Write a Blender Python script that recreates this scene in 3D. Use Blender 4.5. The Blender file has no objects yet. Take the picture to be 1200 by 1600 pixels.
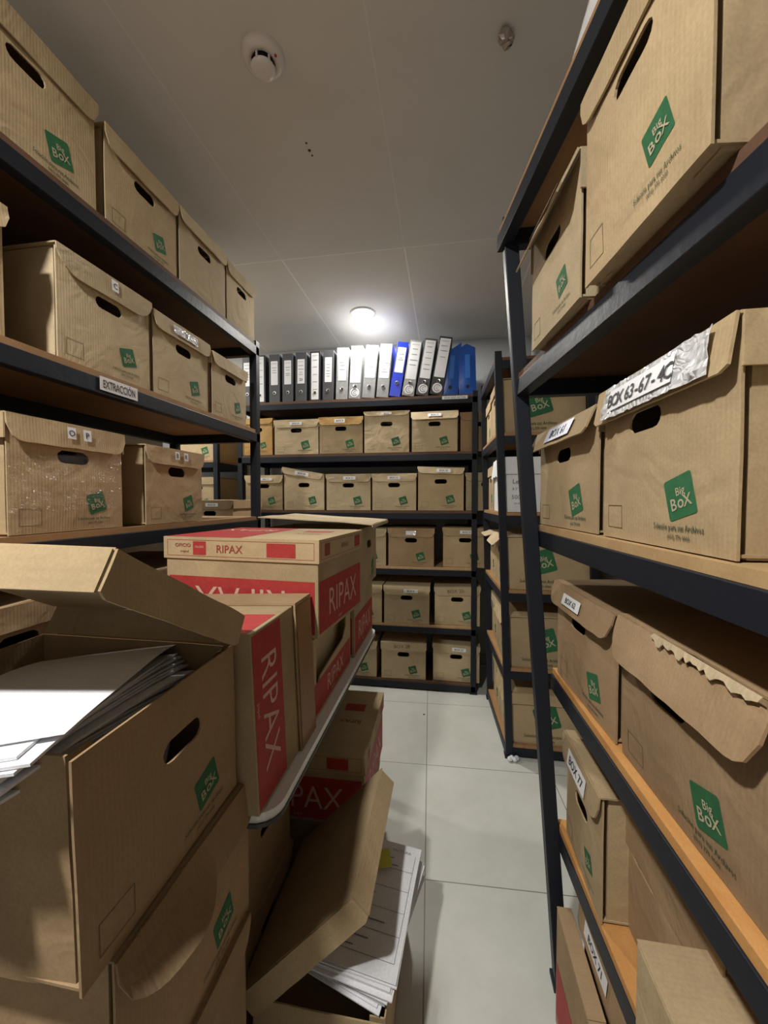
import bpy, bmesh, math, random
from mathutils import Matrix, Vector, noise
rnd = random.Random(7)
PI = math.pi
sc = bpy.context.scene
col = sc.collection

# ------------------------------------------------------------------ camera
FPX = 610.0
cam = bpy.data.cameras.new('camera'); camo = bpy.data.objects.new('camera', cam); col.objects.link(camo)
cam.sensor_fit = 'HORIZONTAL'; cam.sensor_width = 36.0; cam.lens = 36.0 * FPX / 1200.0
cam.clip_start = 0.02
camo.location = (0, 0, 1.33)
camo.rotation_euler = (math.radians(90 - 1.669), 0, math.radians(9.035))
sc.camera = camo

# ------------------------------------------------------------------ world, exposure, lights
w = bpy.data.worlds.new('world'); sc.world = w; w.use_nodes = True
w.node_tree.nodes['Background'].inputs[0].default_value = (1.0, 0.97, 0.93, 1)
w.node_tree.nodes['Background'].inputs[1].default_value = 0.02
sc.view_settings.view_transform = 'Standard'; sc.view_settings.look = 'None'
sc.view_settings.gamma = 1.0; sc.view_settings.use_curve_mapping = False
sc.view_settings.exposure = 0.36
CEIL = 2.62
LAMPS = [  # x, y, watts, label
    (-0.571, 2.667, 19.0, 'round white recessed ceiling lamp glowing above the far shelf of binders'),
    (-0.66, -0.34, 40.0, 'round recessed ceiling lamp over the near end of the aisle, behind the viewer'),
    (-2.1, 2.35, 16.0, 'added unseen fill lamp over the space behind the left rack'),  # added fill light with no known fitting, brightens the far left corner
]

# ------------------------------------------------------------------ materials
def newmat(name):
    m = bpy.data.materials.new(name); m.use_nodes = True
    nt = m.node_tree; return m, nt, nt.nodes['Principled BSDF']

def simple(name, c, rough=0.6, metal=0.0, spec=0.5, emit=0.0, bump=0.0, bscale=40.0, coat=0.0):
    m, nt, p = newmat(name)
    p.inputs['Base Color'].default_value = (*c, 1); p.inputs['Roughness'].default_value = rough
    p.inputs['Metallic'].default_value = metal; p.inputs['Specular IOR Level'].default_value = spec
    p.inputs['Coat Weight'].default_value = coat
    if emit:
        p.inputs['Emission Color'].default_value = (1, 0.98, 0.94, 1); p.inputs['Emission Strength'].default_value = emit
    if bump:
        tc = nt.nodes.new('ShaderNodeTexCoord'); n = nt.nodes.new('ShaderNodeTexNoise'); b = nt.nodes.new('ShaderNodeBump')
        n.inputs['Scale'].default_value = bscale; n.inputs['Detail'].default_value = 4
        nt.links.new(tc.outputs['Object'], n.inputs['Vector']); nt.links.new(n.outputs['Fac'], b.inputs['Height'])
        b.inputs['Strength'].default_value = bump; b.inputs['Distance'].default_value = 0.004
        nt.links.new(b.outputs['Normal'], p.inputs['Normal'])
    return m

def varied(name, c1, c2, rough=0.85, scale=6.0, rand=0.12, bump=0.15, flute=0.0, spec=0.25, stretch=(1, 1, 1)):
    """two-tone noisy material; brightness differs a little from object to object"""
    m, nt, p = newmat(name); L = nt.links.new; N = nt.nodes.new
    tc = N('ShaderNodeTexCoord'); mp = N('ShaderNodeMapping'); mp.inputs['Scale'].default_value = stretch
    oi = N('ShaderNodeObjectInfo'); ad = N('ShaderNodeVectorMath'); ad.operation = 'ADD'
    cb = N('ShaderNodeCombineXYZ'); mu = N('ShaderNodeMath'); mu.operation = 'MULTIPLY'; mu.inputs[1].default_value = 40
    L(oi.outputs['Random'], mu.inputs[0]); L(mu.outputs[0], cb.inputs[0]); L(mu.outputs[0], cb.inputs[2])
    L(tc.outputs['Object'], mp.inputs['Vector']); L(mp.outputs[0], ad.inputs[0]); L(cb.outputs[0], ad.inputs[1])
    n = N('ShaderNodeTexNoise'); n.inputs['Scale'].default_value = scale; n.inputs['Detail'].default_value = 6; n.inputs['Roughness'].default_value = 0.62
    L(ad.outputs[0], n.inputs['Vector'])
    r = N('ShaderNodeMapRange'); r.inputs[1].default_value = 0.3; r.inputs[2].default_value = 0.7
    L(n.outputs['Fac'], r.inputs[0])
    mx = N('ShaderNodeMix'); mx.data_type = 'RGBA'
    mx.inputs['A'].default_value = (*c1, 1); mx.inputs['B'].default_value = (*c2, 1)
    L(r.outputs[0], mx.inputs['Factor'])
    # fine fibre speckle
    f = N('ShaderNodeTexNoise'); f.inputs['Scale'].default_value = 260; f.inputs['Detail'].default_value = 2
    L(ad.outputs[0], f.inputs['Vector'])
    hsv = N('ShaderNodeHueSaturation'); L(mx.outputs['Result'], hsv.inputs['Color'])
    v = N('ShaderNodeMapRange'); v.inputs[3].default_value = 1 - rand; v.inputs[4].default_value = 1 + rand
    L(oi.outputs['Random'], v.inputs[0])
    v2 = N('ShaderNodeMapRange'); v2.inputs[1].default_value = 0.35; v2.inputs[2].default_value = 0.65
    v2.inputs[3].default_value = 0.94; v2.inputs[4].default_value = 1.05; L(f.outputs['Fac'], v2.inputs[0])
    mm = N('ShaderNodeMath'); mm.operation = 'MULTIPLY'; L(v.outputs[0], mm.inputs[0]); L(v2.outputs[0], mm.inputs[1])
    L(mm.outputs[0], hsv.inputs['Value']); L(hsv.outputs[0], p.inputs['Base Color'])
    p.inputs['Roughness'].default_value = rough; p.inputs['Specular IOR Level'].default_value = spec
    b = N('ShaderNodeBump'); b.inputs['Strength'].default_value = bump; b.inputs['Distance'].default_value = 0.004
    if flute:
        # soft creases and dents of handled board, with faint grubby smudges
        cr = N('ShaderNodeTexNoise'); cr.inputs['Scale'].default_value = 9; cr.inputs['Detail'].default_value = 2; cr.inputs['Distortion'].default_value = 1.6
        L(ad.outputs[0], cr.inputs['Vector']); b0 = N('ShaderNodeBump'); b0.inputs['Strength'].default_value = 0.35; b0.inputs['Distance'].default_value = 0.012
        L(cr.outputs['Fac'], b0.inputs['Height']); L(b0.outputs['Normal'], b.inputs['Normal'])
        sm = N('ShaderNodeTexNoise'); sm.inputs['Scale'].default_value = 3.5; sm.inputs['Detail'].default_value = 5; L(ad.outputs[0], sm.inputs['Vector'])
        sr = N('ShaderNodeMapRange'); sr.inputs[1].default_value = 0.32; sr.inputs[2].default_value = 0.52; sr.inputs[3].default_value = 0.84; sr.inputs[4].default_value = 1.0; L(sm.outputs['Fac'], sr.inputs[0])
        m3 = N('ShaderNodeMath'); m3.operation = 'MULTIPLY'; L(mm.outputs[0], m3.inputs[0]); L(sr.outputs[0], m3.inputs[1]); L(m3.outputs[0], hsv.inputs['Value'])
    if flute:
        wv = N('ShaderNodeTexWave'); wv.bands_direction = 'X'; wv.inputs['Scale'].default_value = 45; wv.inputs['Distortion'].default_value = 0.6
        L(tc.outputs['Object'], wv.inputs['Vector'])
        a2 = N('ShaderNodeMath'); a2.operation = 'MULTIPLY_ADD'; a2.inputs[1].default_value = flute
        L(wv.outputs['Fac'], a2.inputs[0]); L(n.outputs['Fac'], a2.inputs[2]); L(a2.outputs[0], b.inputs['Height'])
    else:
        L(n.outputs['Fac'], b.inputs['Height'])
    L(b.outputs['Normal'], p.inputs['Normal'])
    return m

M = {}
M['kraft'] = varied('kraft cardboard', (0.41, 0.305, 0.175), (0.49, 0.37, 0.22), flute=0.12, bump=0.3)
M['kraft_light'] = varied('light kraft cardboard', (0.50, 0.395, 0.25), (0.58, 0.465, 0.30), flute=0.12, bump=0.3)
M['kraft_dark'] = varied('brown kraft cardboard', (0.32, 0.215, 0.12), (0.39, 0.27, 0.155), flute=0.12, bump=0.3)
M['kraft_yellow'] = varied('yellowed kraft cardboard', (0.46, 0.28, 0.10), (0.56, 0.36, 0.15), flute=0.12)
M['white_card'] = varied('white cardboard', (0.70, 0.71, 0.73), (0.80, 0.81, 0.83), rand=0.03, bump=0.08)
M['steel'] = simple('black painted steel', (0.011, 0.014, 0.022), 0.48, spec=0.3, bump=0.15, bscale=60)
M['board'] = varied('brown shelf board', (0.30, 0.165, 0.075), (0.40, 0.235, 0.115), rough=0.6, scale=5, stretch=(8, 1, 1), bump=0.08, rand=0.08)
M['board_tan'] = varied('tan chipboard shelf', (0.42, 0.27, 0.13), (0.52, 0.35, 0.18), rough=0.55, scale=14, stretch=(3, 1, 1), bump=0.1, rand=0.04)
M['board_orange'] = varied('orange chipboard shelf', (0.52, 0.25, 0.08), (0.62, 0.33, 0.12), rough=0.55, scale=14, stretch=(3, 1, 1), bump=0.1, rand=0.04)
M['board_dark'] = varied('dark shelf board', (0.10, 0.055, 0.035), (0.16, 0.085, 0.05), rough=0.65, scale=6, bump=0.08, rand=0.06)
M['green'] = varied('green print', (0.026, 0.125, 0.050), (0.038, 0.155, 0.066), rough=0.75, scale=60, rand=0.1, bump=0.02)
M['cream'] = simple('unprinted lettering', (0.44, 0.40, 0.27), 0.8)
M['ink'] = simple('dark green ink', (0.055, 0.085, 0.045), 0.8)
M['thinink'] = simple('thin brown outline ink', (0.13, 0.09, 0.045), 0.85)
M['marker'] = simple('faded marker ink', (0.12, 0.07, 0.05), 0.8)
M['black'] = simple('black ink', (0.015, 0.015, 0.018), 0.6)
M['grey_ink'] = simple('grey print', (0.20, 0.21, 0.23), 0.7)
M['label'] = simple('white label paper', (0.80, 0.81, 0.83), 0.45, bump=0.1, bscale=90)
M['label_blue'] = simple('bluish label paper', (0.62, 0.66, 0.80), 0.4, bump=0.15, bscale=90)
M['paper'] = varied('office paper', (0.74, 0.75, 0.80), (0.80, 0.81, 0.85), rand=0.04, bump=0.03, rough=0.75)
M['red'] = varied('red print', (0.36, 0.035, 0.035), (0.44, 0.052, 0.048), rough=0.6, scale=40, rand=0.03, bump=0.03)
M['redline'] = simple('thin red line', (0.30, 0.055, 0.035), 0.7)
M['pinkish'] = simple('pale lettering on red', (0.66, 0.42, 0.33), 0.7)
M['white'] = simple('white laminate', (0.78, 0.79, 0.80), 0.25)
M['table_edge'] = simple('dark table edge', (0.03, 0.03, 0.03), 0.5)
M['wood'] = varied('pale wood', (0.48, 0.34, 0.18), (0.56, 0.41, 0.23), rough=0.6, stretch=(1, 1, 0.2), bump=0.05)
M['binder'] = simple('charcoal binder board', (0.07, 0.072, 0.08), 0.5)
M['binder_black'] = simple('black binder board', (0.025, 0.025, 0.03), 0.45)
M['binder_grey'] = varied('marbled grey binder board', (0.27, 0.275, 0.285), (0.36, 0.365, 0.375), scale=60, rand=0.05, bump=0.02, rough=0.5)
M['binder_blue'] = simple('blue binder board', (0.015, 0.045, 0.58), 0.35)
M['blue_plastic'] = simple('blue plastic', (0.02, 0.125, 0.62), 0.22, spec=0.6)
M['blue_plastic_light'] = simple('pale side of blue plastic', (0.05, 0.22, 0.75), 0.22, spec=0.6)
M['chrome'] = simple('chrome ring', (0.75, 0.75, 0.75), 0.2, metal=1.0)
M['plastic_white'] = simple('off white plastic', (0.62, 0.60, 0.58), 0.4)
M['brown_tape'] = simple('brown packing tape', (0.30, 0.155, 0.065), 0.42, spec=0.35, bump=0.25, bscale=50)
M['lens'] = simple('lit lamp lens', (1, 1, 1), 0.5, emit=14.0)
M['yellow'] = simple('yellow sticky note', (0.62, 0.60, 0.08), 0.6)
M['pipe'] = simple('white pipe', (0.70, 0.71, 0.70), 0.4)
M['skirt'] = simple('grey skirting tile', (0.42, 0.42, 0.40), 0.5)
def foil():
    m, nt, p = newmat('crumpled clear tape'); N = nt.nodes.new; L = nt.links.new
    p.inputs['Base Color'].default_value = (0.72, 0.73, 0.75, 1); p.inputs['Roughness'].default_value = 0.12
    p.inputs['Specular IOR Level'].default_value = 0.9
    tc = N('ShaderNodeTexCoord'); n = N('ShaderNodeTexVoronoi'); n.feature = 'DISTANCE_TO_EDGE'; n.inputs['Scale'].default_value = 38; n.inputs['Randomness'].default_value = 1.0
    b = N('ShaderNodeBump'); b.inputs['Strength'].default_value = 0.8; b.inputs['Distance'].default_value = 0.006
    wn = N('ShaderNodeTexNoise'); wn.inputs['Scale'].default_value = 12; L(tc.outputs['Object'], wn.inputs['Vector'])
    va = N('ShaderNodeVectorMath'); va.operation = 'MULTIPLY_ADD'; va.inputs[1].default_value = (.25, .25, .25); L(wn.outputs['Color'], va.inputs[0]); L(tc.outputs['Object'], va.inputs[2])
    L(va.outputs[0], n.inputs['Vector']); L(n.outputs['Distance'], b.inputs['Height']); L(b.outputs[0], p.inputs['Normal'])
    return m
M['foil'] = foil()
def cleartape():
    m, nt, p = newmat('clear packing tape'); N = nt.nodes.new; L = nt.links.new
    out = nt.nodes['Material Output']; tr = N('ShaderNodeBsdfTransparent'); gl = N('ShaderNodeBsdfGlossy'); mx = N('ShaderNodeMixShader')
    tr.inputs[0].default_value = (1.0, 0.99, 0.97, 1); gl.inputs['Roughness'].default_value = 0.12
    fr = N('ShaderNodeLayerWeight'); fr.inputs[0].default_value = 0.12; gl.inputs['Color'].default_value = (1, 1, 1, 1)
    tc = N('ShaderNodeTexCoord'); mp = N('ShaderNodeMapping'); mp.inputs['Scale'].default_value = (12, 12, 40)
    n = N('ShaderNodeTexNoise'); n.inputs['Scale'].default_value = 2.2; n.inputs['Detail'].default_value = 3; n.inputs['Distortion'].default_value = 1.2
    b = N('ShaderNodeBump'); b.inputs['Strength'].default_value = 0.9; b.inputs['Distance'].default_value = 0.02
    L(tc.outputs['Object'], mp.inputs[0]); L(mp.outputs[0], n.inputs['Vector']); L(n.outputs['Fac'], b.inputs['Height'])
    L(b.outputs[0], gl.inputs['Normal']); L(b.outputs[0], fr.inputs['Normal'])
    rm = N('ShaderNodeMapRange'); rm.inputs[3].default_value = 0.03; rm.inputs[4].default_value = 0.30; L(fr.outputs['Facing'], rm.inputs[0]); L(rm.outputs[0], mx.inputs[0]); L(tr.outputs[0], mx.inputs[1]); L(gl.outputs[0], mx.inputs[2]); L(mx.outputs[0], out.inputs['Surface'])
    return m
M['cleartape'] = cleartape()
def tiles(name, sx, sy, ox, oy, ang, gap, ctile1, ctile2, cgap, rough, spec=0.5):
    m, nt, p = newmat(name); N = nt.nodes.new; L = nt.links.new
    tc = N('ShaderNodeTexCoord'); mp = N('ShaderNodeMapping'); mp.vector_type = 'TEXTURE'
    mp.inputs['Location'].default_value = (ox, oy, 0); mp.inputs['Rotation'].default_value = (0, 0, ang)
    L(tc.outputs['Object'], mp.inputs[0]); s = N('ShaderNodeSeparateXYZ'); L(mp.outputs[0], s.inputs[0])
    outs = []
    for i, sz in ((0, sx), (1, sy)):
        d = N('ShaderNodeMath'); d.operation = 'DIVIDE'; d.inputs[1].default_value = sz; L(s.outputs[i], d.inputs[0])
        r = N('ShaderNodeMath'); r.operation = 'ROUND'; L(d.outputs[0], r.inputs[0])
        su = N('ShaderNodeMath'); su.operation = 'SUBTRACT'; L(d.outputs[0], su.inputs[0]); L(r.outputs[0], su.inputs[1])
        ab = N('ShaderNodeMath'); ab.operation = 'ABSOLUTE'; L(su.outputs[0], ab.inputs[0])
        lt = N('ShaderNodeMath'); lt.operation = 'LESS_THAN'; lt.inputs[1].default_value = gap / sz / 2; L(ab.outputs[0], lt.inputs[0])
        outs.append(lt)
    mxx = N('ShaderNodeMath'); mxx.operation = 'MAXIMUM'; L(outs[0].outputs[0], mxx.inputs[0]); L(outs[1].outputs[0], mxx.inputs[1])
    n = N('ShaderNodeTexNoise'); n.inputs['Scale'].default_value = 2.5; n.inputs['Detail'].default_value = 7; n.inputs['Roughness'].default_value = 0.7
    L(tc.outputs['Object'], n.inputs['Vector'])
    r = N('ShaderNodeMapRange'); r.inputs[1].default_value = 0.35; r.inputs[2].default_value = 0.68; L(n.outputs['Fac'], r.inputs[0])
    c = N('ShaderNodeMix'); c.data_type = 'RGBA'; c.inputs['A'].default_value = (*ctile1, 1); c.inputs['B'].default_value = (*ctile2, 1); L(r.outputs[0], c.inputs['Factor'])
    c2 = N('ShaderNodeMix'); c2.data_type = 'RGBA'; L(c.outputs['Result'], c2.inputs['A']); c2.inputs['B'].default_value = (*cgap, 1); L(mxx.outputs[0], c2.inputs['Factor'])
    L(c2.outputs['Result'], p.inputs['Base Color']); p.inputs['Roughness'].default_value = rough; p.inputs['Specular IOR Level'].default_value = spec
    return m
M['floor'] = tiles('pale floor tiles', 0.6, 0.6, -0.067, 1.339, math.radians(2.3), 0.0035, (0.52, 0.53, 0.49), (0.62, 0.63, 0.59), (0.20, 0.195, 0.18), 0.38)
M['ceiling'] = tiles('grey ceiling panels', 0.66, 3.0, -0.216, 2.02, 0, 0.006, (0.57, 0.57, 0.555), (0.61, 0.61, 0.595), (0.64, 0.64, 0.625), 0.9, 0.2)
M['ceiling_far'] = tiles('ceiling panels by the wall', 0.66, 1.2, -0.216, 2.02, 0, 0.008, (0.60, 0.59, 0.56), (0.64, 0.63, 0.60), (0.78, 0.77, 0.74), 0.9, 0.2)
M['wall'] = varied('painted wall', (0.56, 0.58, 0.58), (0.60, 0.62, 0.62), scale=2, rand=0, bump=0.03)

# ------------------------------------------------------------------ mesh building
class MB:
    def __init__(s): s.v = []; s.f = []; s.m = []
    def add(s, vs, fs, mi=0, mat=None):
        b = len(s.v)
        for p in vs:
            p = Vector(p)
            s.v.append(tuple(mat @ p if mat is not None else p))
        for f in fs: s.f.append(tuple(b + i for i in f)); s.m.append(mi)
        return s
    def box(s, x0, y0, z0, x1, y1, z1, mi=0, mat=None):
        v = [(x0, y0, z0), (x1, y0, z0), (x1, y1, z0), (x0, y1, z0), (x0, y0, z1), (x1, y0, z1), (x1, y1, z1), (x0, y1, z1)]
        return s.add(v, [(0, 3, 2, 1), (4, 5, 6, 7), (0, 1, 5, 4), (1, 2, 6, 5), (2, 3, 7, 6), (3, 0, 4, 7)], mi, mat)
    def bar(s, a, b, wx, wy, mi=0):
        """a bar with a rectangular wx by wy (by wz) section between two points, sections kept square to the room axes"""
        a = Vector(a); b = Vector(b); d = b - a; ax = max(range(3), key=lambda i: abs(d[i])); o = [i for i in range(3) if i != ax]
        vs = []
        for p in (a, b):
            for su, sv in ((-1, -1), (1, -1), (1, 1), (-1, 1)):
                q = p.copy(); q[o[0]] += su * wx / 2; q[o[1]] += sv * wy / 2; vs.append(q)
        return s.add(vs, [(0, 1, 2, 3), (7, 6, 5, 4), (0, 4, 5, 1), (1, 5, 6, 2), (2, 6, 7, 3), (3, 7, 4, 0)], mi)
    def grid(s, nu, nv, fn, mi=0):
        vs = [fn(i / nu, j / nv) for j in range(nv + 1) for i in range(nu + 1)]
        fs = [(j * (nu + 1) + i, j * (nu + 1) + i + 1, (j + 1) * (nu + 1) + i + 1, (j + 1) * (nu + 1) + i) for j in range(nv) for i in range(nu)]
        return s.add(vs, fs, mi)
    def prism(s, pts, axis, a, b, mi=0, mat=None):
        n = len(pts); vs = []
        for t in (a, b):
            for (u, v) in pts:
                vs.append({0: (t, u, v), 1: (u, t, v), 2: (u, v, t)}[axis])
        fs = [tuple(range(n)), tuple(range(2 * n - 1, n - 1, -1))] + [(i, i + n, (i + 1) % n + n, (i + 1) % n) for i in range(n)]
        return s.add(vs, fs, mi, mat)
    def cyl(s, c, r, h, axis=2, n=20, mi=0, r2=None):
        r2 = r if r2 is None else r2; vs = []
        for t, rr in ((0, r), (h, r2)):
            for i in range(n):
                a = 2 * PI * i / n; u, v = rr * math.cos(a), rr * math.sin(a)
                vs.append({0: (c[0] + t, c[1] + u, c[2] + v), 1: (c[0] + u, c[1] + t, c[2] + v), 2: (c[0] + u, c[1] + v, c[2] + t)}[axis])
        return s.add(vs, [tuple(range(n - 1, -1, -1)), tuple(range(n, 2 * n))] + [(i, (i + 1) % n, (i + 1) % n + n, i + n) for i in range(n)], mi)
    def build(s, name, mats, parent=None, bevel=0, solid=0, smooth=False, fixn=True):
        me = bpy.data.meshes.new(name); me.from_pydata(s.v, [], s.f)
        if not isinstance(mats, (list, tuple)): mats = [mats]
        for m in mats: me.materials.append(M[m] if isinstance(m, str) else m)
        me.polygons.foreach_set('material_index', s.m)
        if fixn:
            bm = bmesh.new(); bm.from_mesh(me); bmesh.ops.recalc_face_normals(bm, faces=bm.faces); bm.to_mesh(me); bm.free()
        if smooth: me.polygons.foreach_set('use_smooth', [True] * len(me.polygons))
        me.update()
        o = bpy.data.objects.new(name, me); col.objects.link(o)
        if parent: o.parent = parent
        if solid:
            md = o.modifiers.new('thickness', 'SOLIDIFY'); md.thickness = abs(solid); md.offset = -1 if solid > 0 else 0
        if bevel:
            md = o.modifiers.new('bevel', 'BEVEL'); md.width = bevel; md.segments = 2; md.limit_method = 'ANGLE'
        return o

def thing(name, label, cat, loc=(0, 0, 0), rz=0.0, group=None, rot=None):
    o = bpy.data.objects.new(name, None); col.objects.link(o); o.empty_display_size = 0.05
    o.location = loc; o.rotation_euler = rot if rot else (0, 0, rz)
    o['label'] = label; o['category'] = cat
    if group: o['group'] = group
    return o
def tag(o, label, cat, group=None):
    o['label'] = label; o['category'] = cat
    if group: o['group'] = group
    return o
def struct(name, mb, mat, **k):
    o = mb.build(name, mat, **k); o['kind'] = 'structure'; return o

# text as flat mesh outlines, cached: list of verts (x,y) and faces, centred, cap height ~1
_tc = {}
def text_geo(s, bold=0.0, res=2):
    k = (s, bold, res)
    if k in _tc: return _tc[k]
    cu = bpy.data.curves.new('t', 'FONT'); cu.body = s; cu.align_x = 'LEFT'; cu.resolution_u = res; cu.offset = bold; cu.fill_mode = 'FRONT'
    o = bpy.data.objects.new('t', cu); col.objects.link(o)
    dg = bpy.context.evaluated_depsgraph_get(); me = bpy.data.meshes.new_from_object(o.evaluated_get(dg))
    vs = [(v.co.x, v.co.y) for v in me.vertices]; fs = [tuple(p.vertices) for p in me.polygons]
    bpy.data.objects.remove(o); bpy.data.curves.remove(cu); bpy.data.meshes.remove(me)
    if vs:
        x0 = min(v[0] for v in vs); x1 = max(v[0] for v in vs); y0 = 0.0; y1 = 0.72
        vs = [((x - (x0 + x1) / 2) / 0.72, (y - 0.36) / 0.72) for x, y in vs]
        wd = (x1 - x0) / 0.72
    else: wd = 1
    _tc[k] = (vs, fs, wd); return _tc[k]

class Print:
    """flat printing on a plane: u right, v up, out = layer height; fn(u, v, out) -> local point"""
    def __init__(s, fn): s.fn = fn; s.mb = MB(); s.mats = []; s.lay = 0
    def mi(s, m):
        if m not in s.mats: s.mats.append(m)
        return s.mats.index(m)
    def poly(s, pts, m, d=0.0006):
        s.mb.add([s.fn(u, v, d) for u, v in pts], [tuple(range(len(pts)))], s.mi(m)); return s
    def rect(s, u0, v0, u1, v1, m, d=0.0006, nu=1):
        for i in range(nu):
            a = u0 + (u1 - u0) * i / nu; b = u0 + (u1 - u0) * (i + 1) / nu
            s.poly([(a, v0), (b, v0), (b, v1), (a, v1)], m, d)
        return s
    def frame(s, u0, v0, u1, v1, t, m, d=0.0006):
        for r in ((u0, v0, u1, v0 + t), (u0, v1 - t, u1, v1), (u0, v0 + t, u0 + t, v1 - t), (u1 - t, v0 + t, u1, v1 - t)): s.rect(*r, m, d)
        return s
    def text(s, t, cu, cv, h, m, d=0.0012, rot=0.0, width=None, bold=0.0, res=2):
        vs, fs, wd = text_geo(t, bold, res); sx = (width / wd) if width else h
        c, sn = math.cos(rot), math.sin(rot)
        s.mb.add([s.fn(cu + c * x * sx - sn * y * h, cv + sn * x * sx + c * y * h, d) for x, y in vs], fs, s.mi(m)); return s
    def rrect(s, cu, cv, wd, ht, r, rot, m, d=0.0006):
        pts = []
        for qx, qy, a0 in ((1, 1, 0), (-1, 1, 90), (-1, -1, 180), (1, -1, 270)):
            for k in range(4):
                a = math.radians(a0 + 30 * k); pts.append((qx * (wd / 2 - r) + r * math.cos(a), qy * (ht / 2 - r) + r * math.sin(a)))
        c, sn = math.cos(rot), math.sin(rot)
        return s.poly([(cu + c * x - sn * y, cv + sn * x + c * y) for x, y in pts], m, d)
    def build(s, name, parent): return s.mb.build(name, s.mats, parent, fixn=False)

def front_fn(y, W=0, H=0, b=None):
    return lambda u, v, d: (u, y - d - (b(u, v) if b else 0), v)
def right_fn(x): return lambda u, v, d: (x + d, u, v)      # outward +x, u along +y
def left_fn(x): return lambda u, v, d: (x - d, -u, v)
def top_fn(z): return lambda u, v, d: (u, v, z + d)

def green_logo(p, cu, cv, s, rot=math.radians(16), aspect=1.0, res=2):
    p.rrect(cu, cv, s * aspect, s, s * 0.07, rot, 'green')
    c, sn = math.cos(rot), math.sin(rot)
    def at(x, y): return (cu + (c * x - sn * y) * s, cv + (sn * x + c * y) * s)
    a = at(0.06, 0.14); p.text('Big', a[0], a[1], s * 0.20, 'cream', rot=rot, bold=0.012, res=res)
    a = at(0.0, -0.14); p.text('B', *at(-0.24, -0.13), s * 0.30, 'cream', rot=rot, bold=0.015, res=res)
    p.text('o', *at(0.01, -0.11), s * 0.32, 'cream', rot=rot, bold=0.015, res=res); p.text('X', *at(0.25, -0.13), s * 0.28, 'cream', rot=rot, bold=0.015, res=res)

def slogan(p, cu, cv, wd, res=1):
    p.text('Solución para sus Archivos', cu, cv, wd * 0.085, 'ink', width=wd, bold=0.01, res=res)
    p.text('(601) 770 0000', cu + wd * 0.03, cv - wd * 0.13, wd * 0.065, 'ink', width=wd * 0.45, bold=0.012, res=res)

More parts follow.
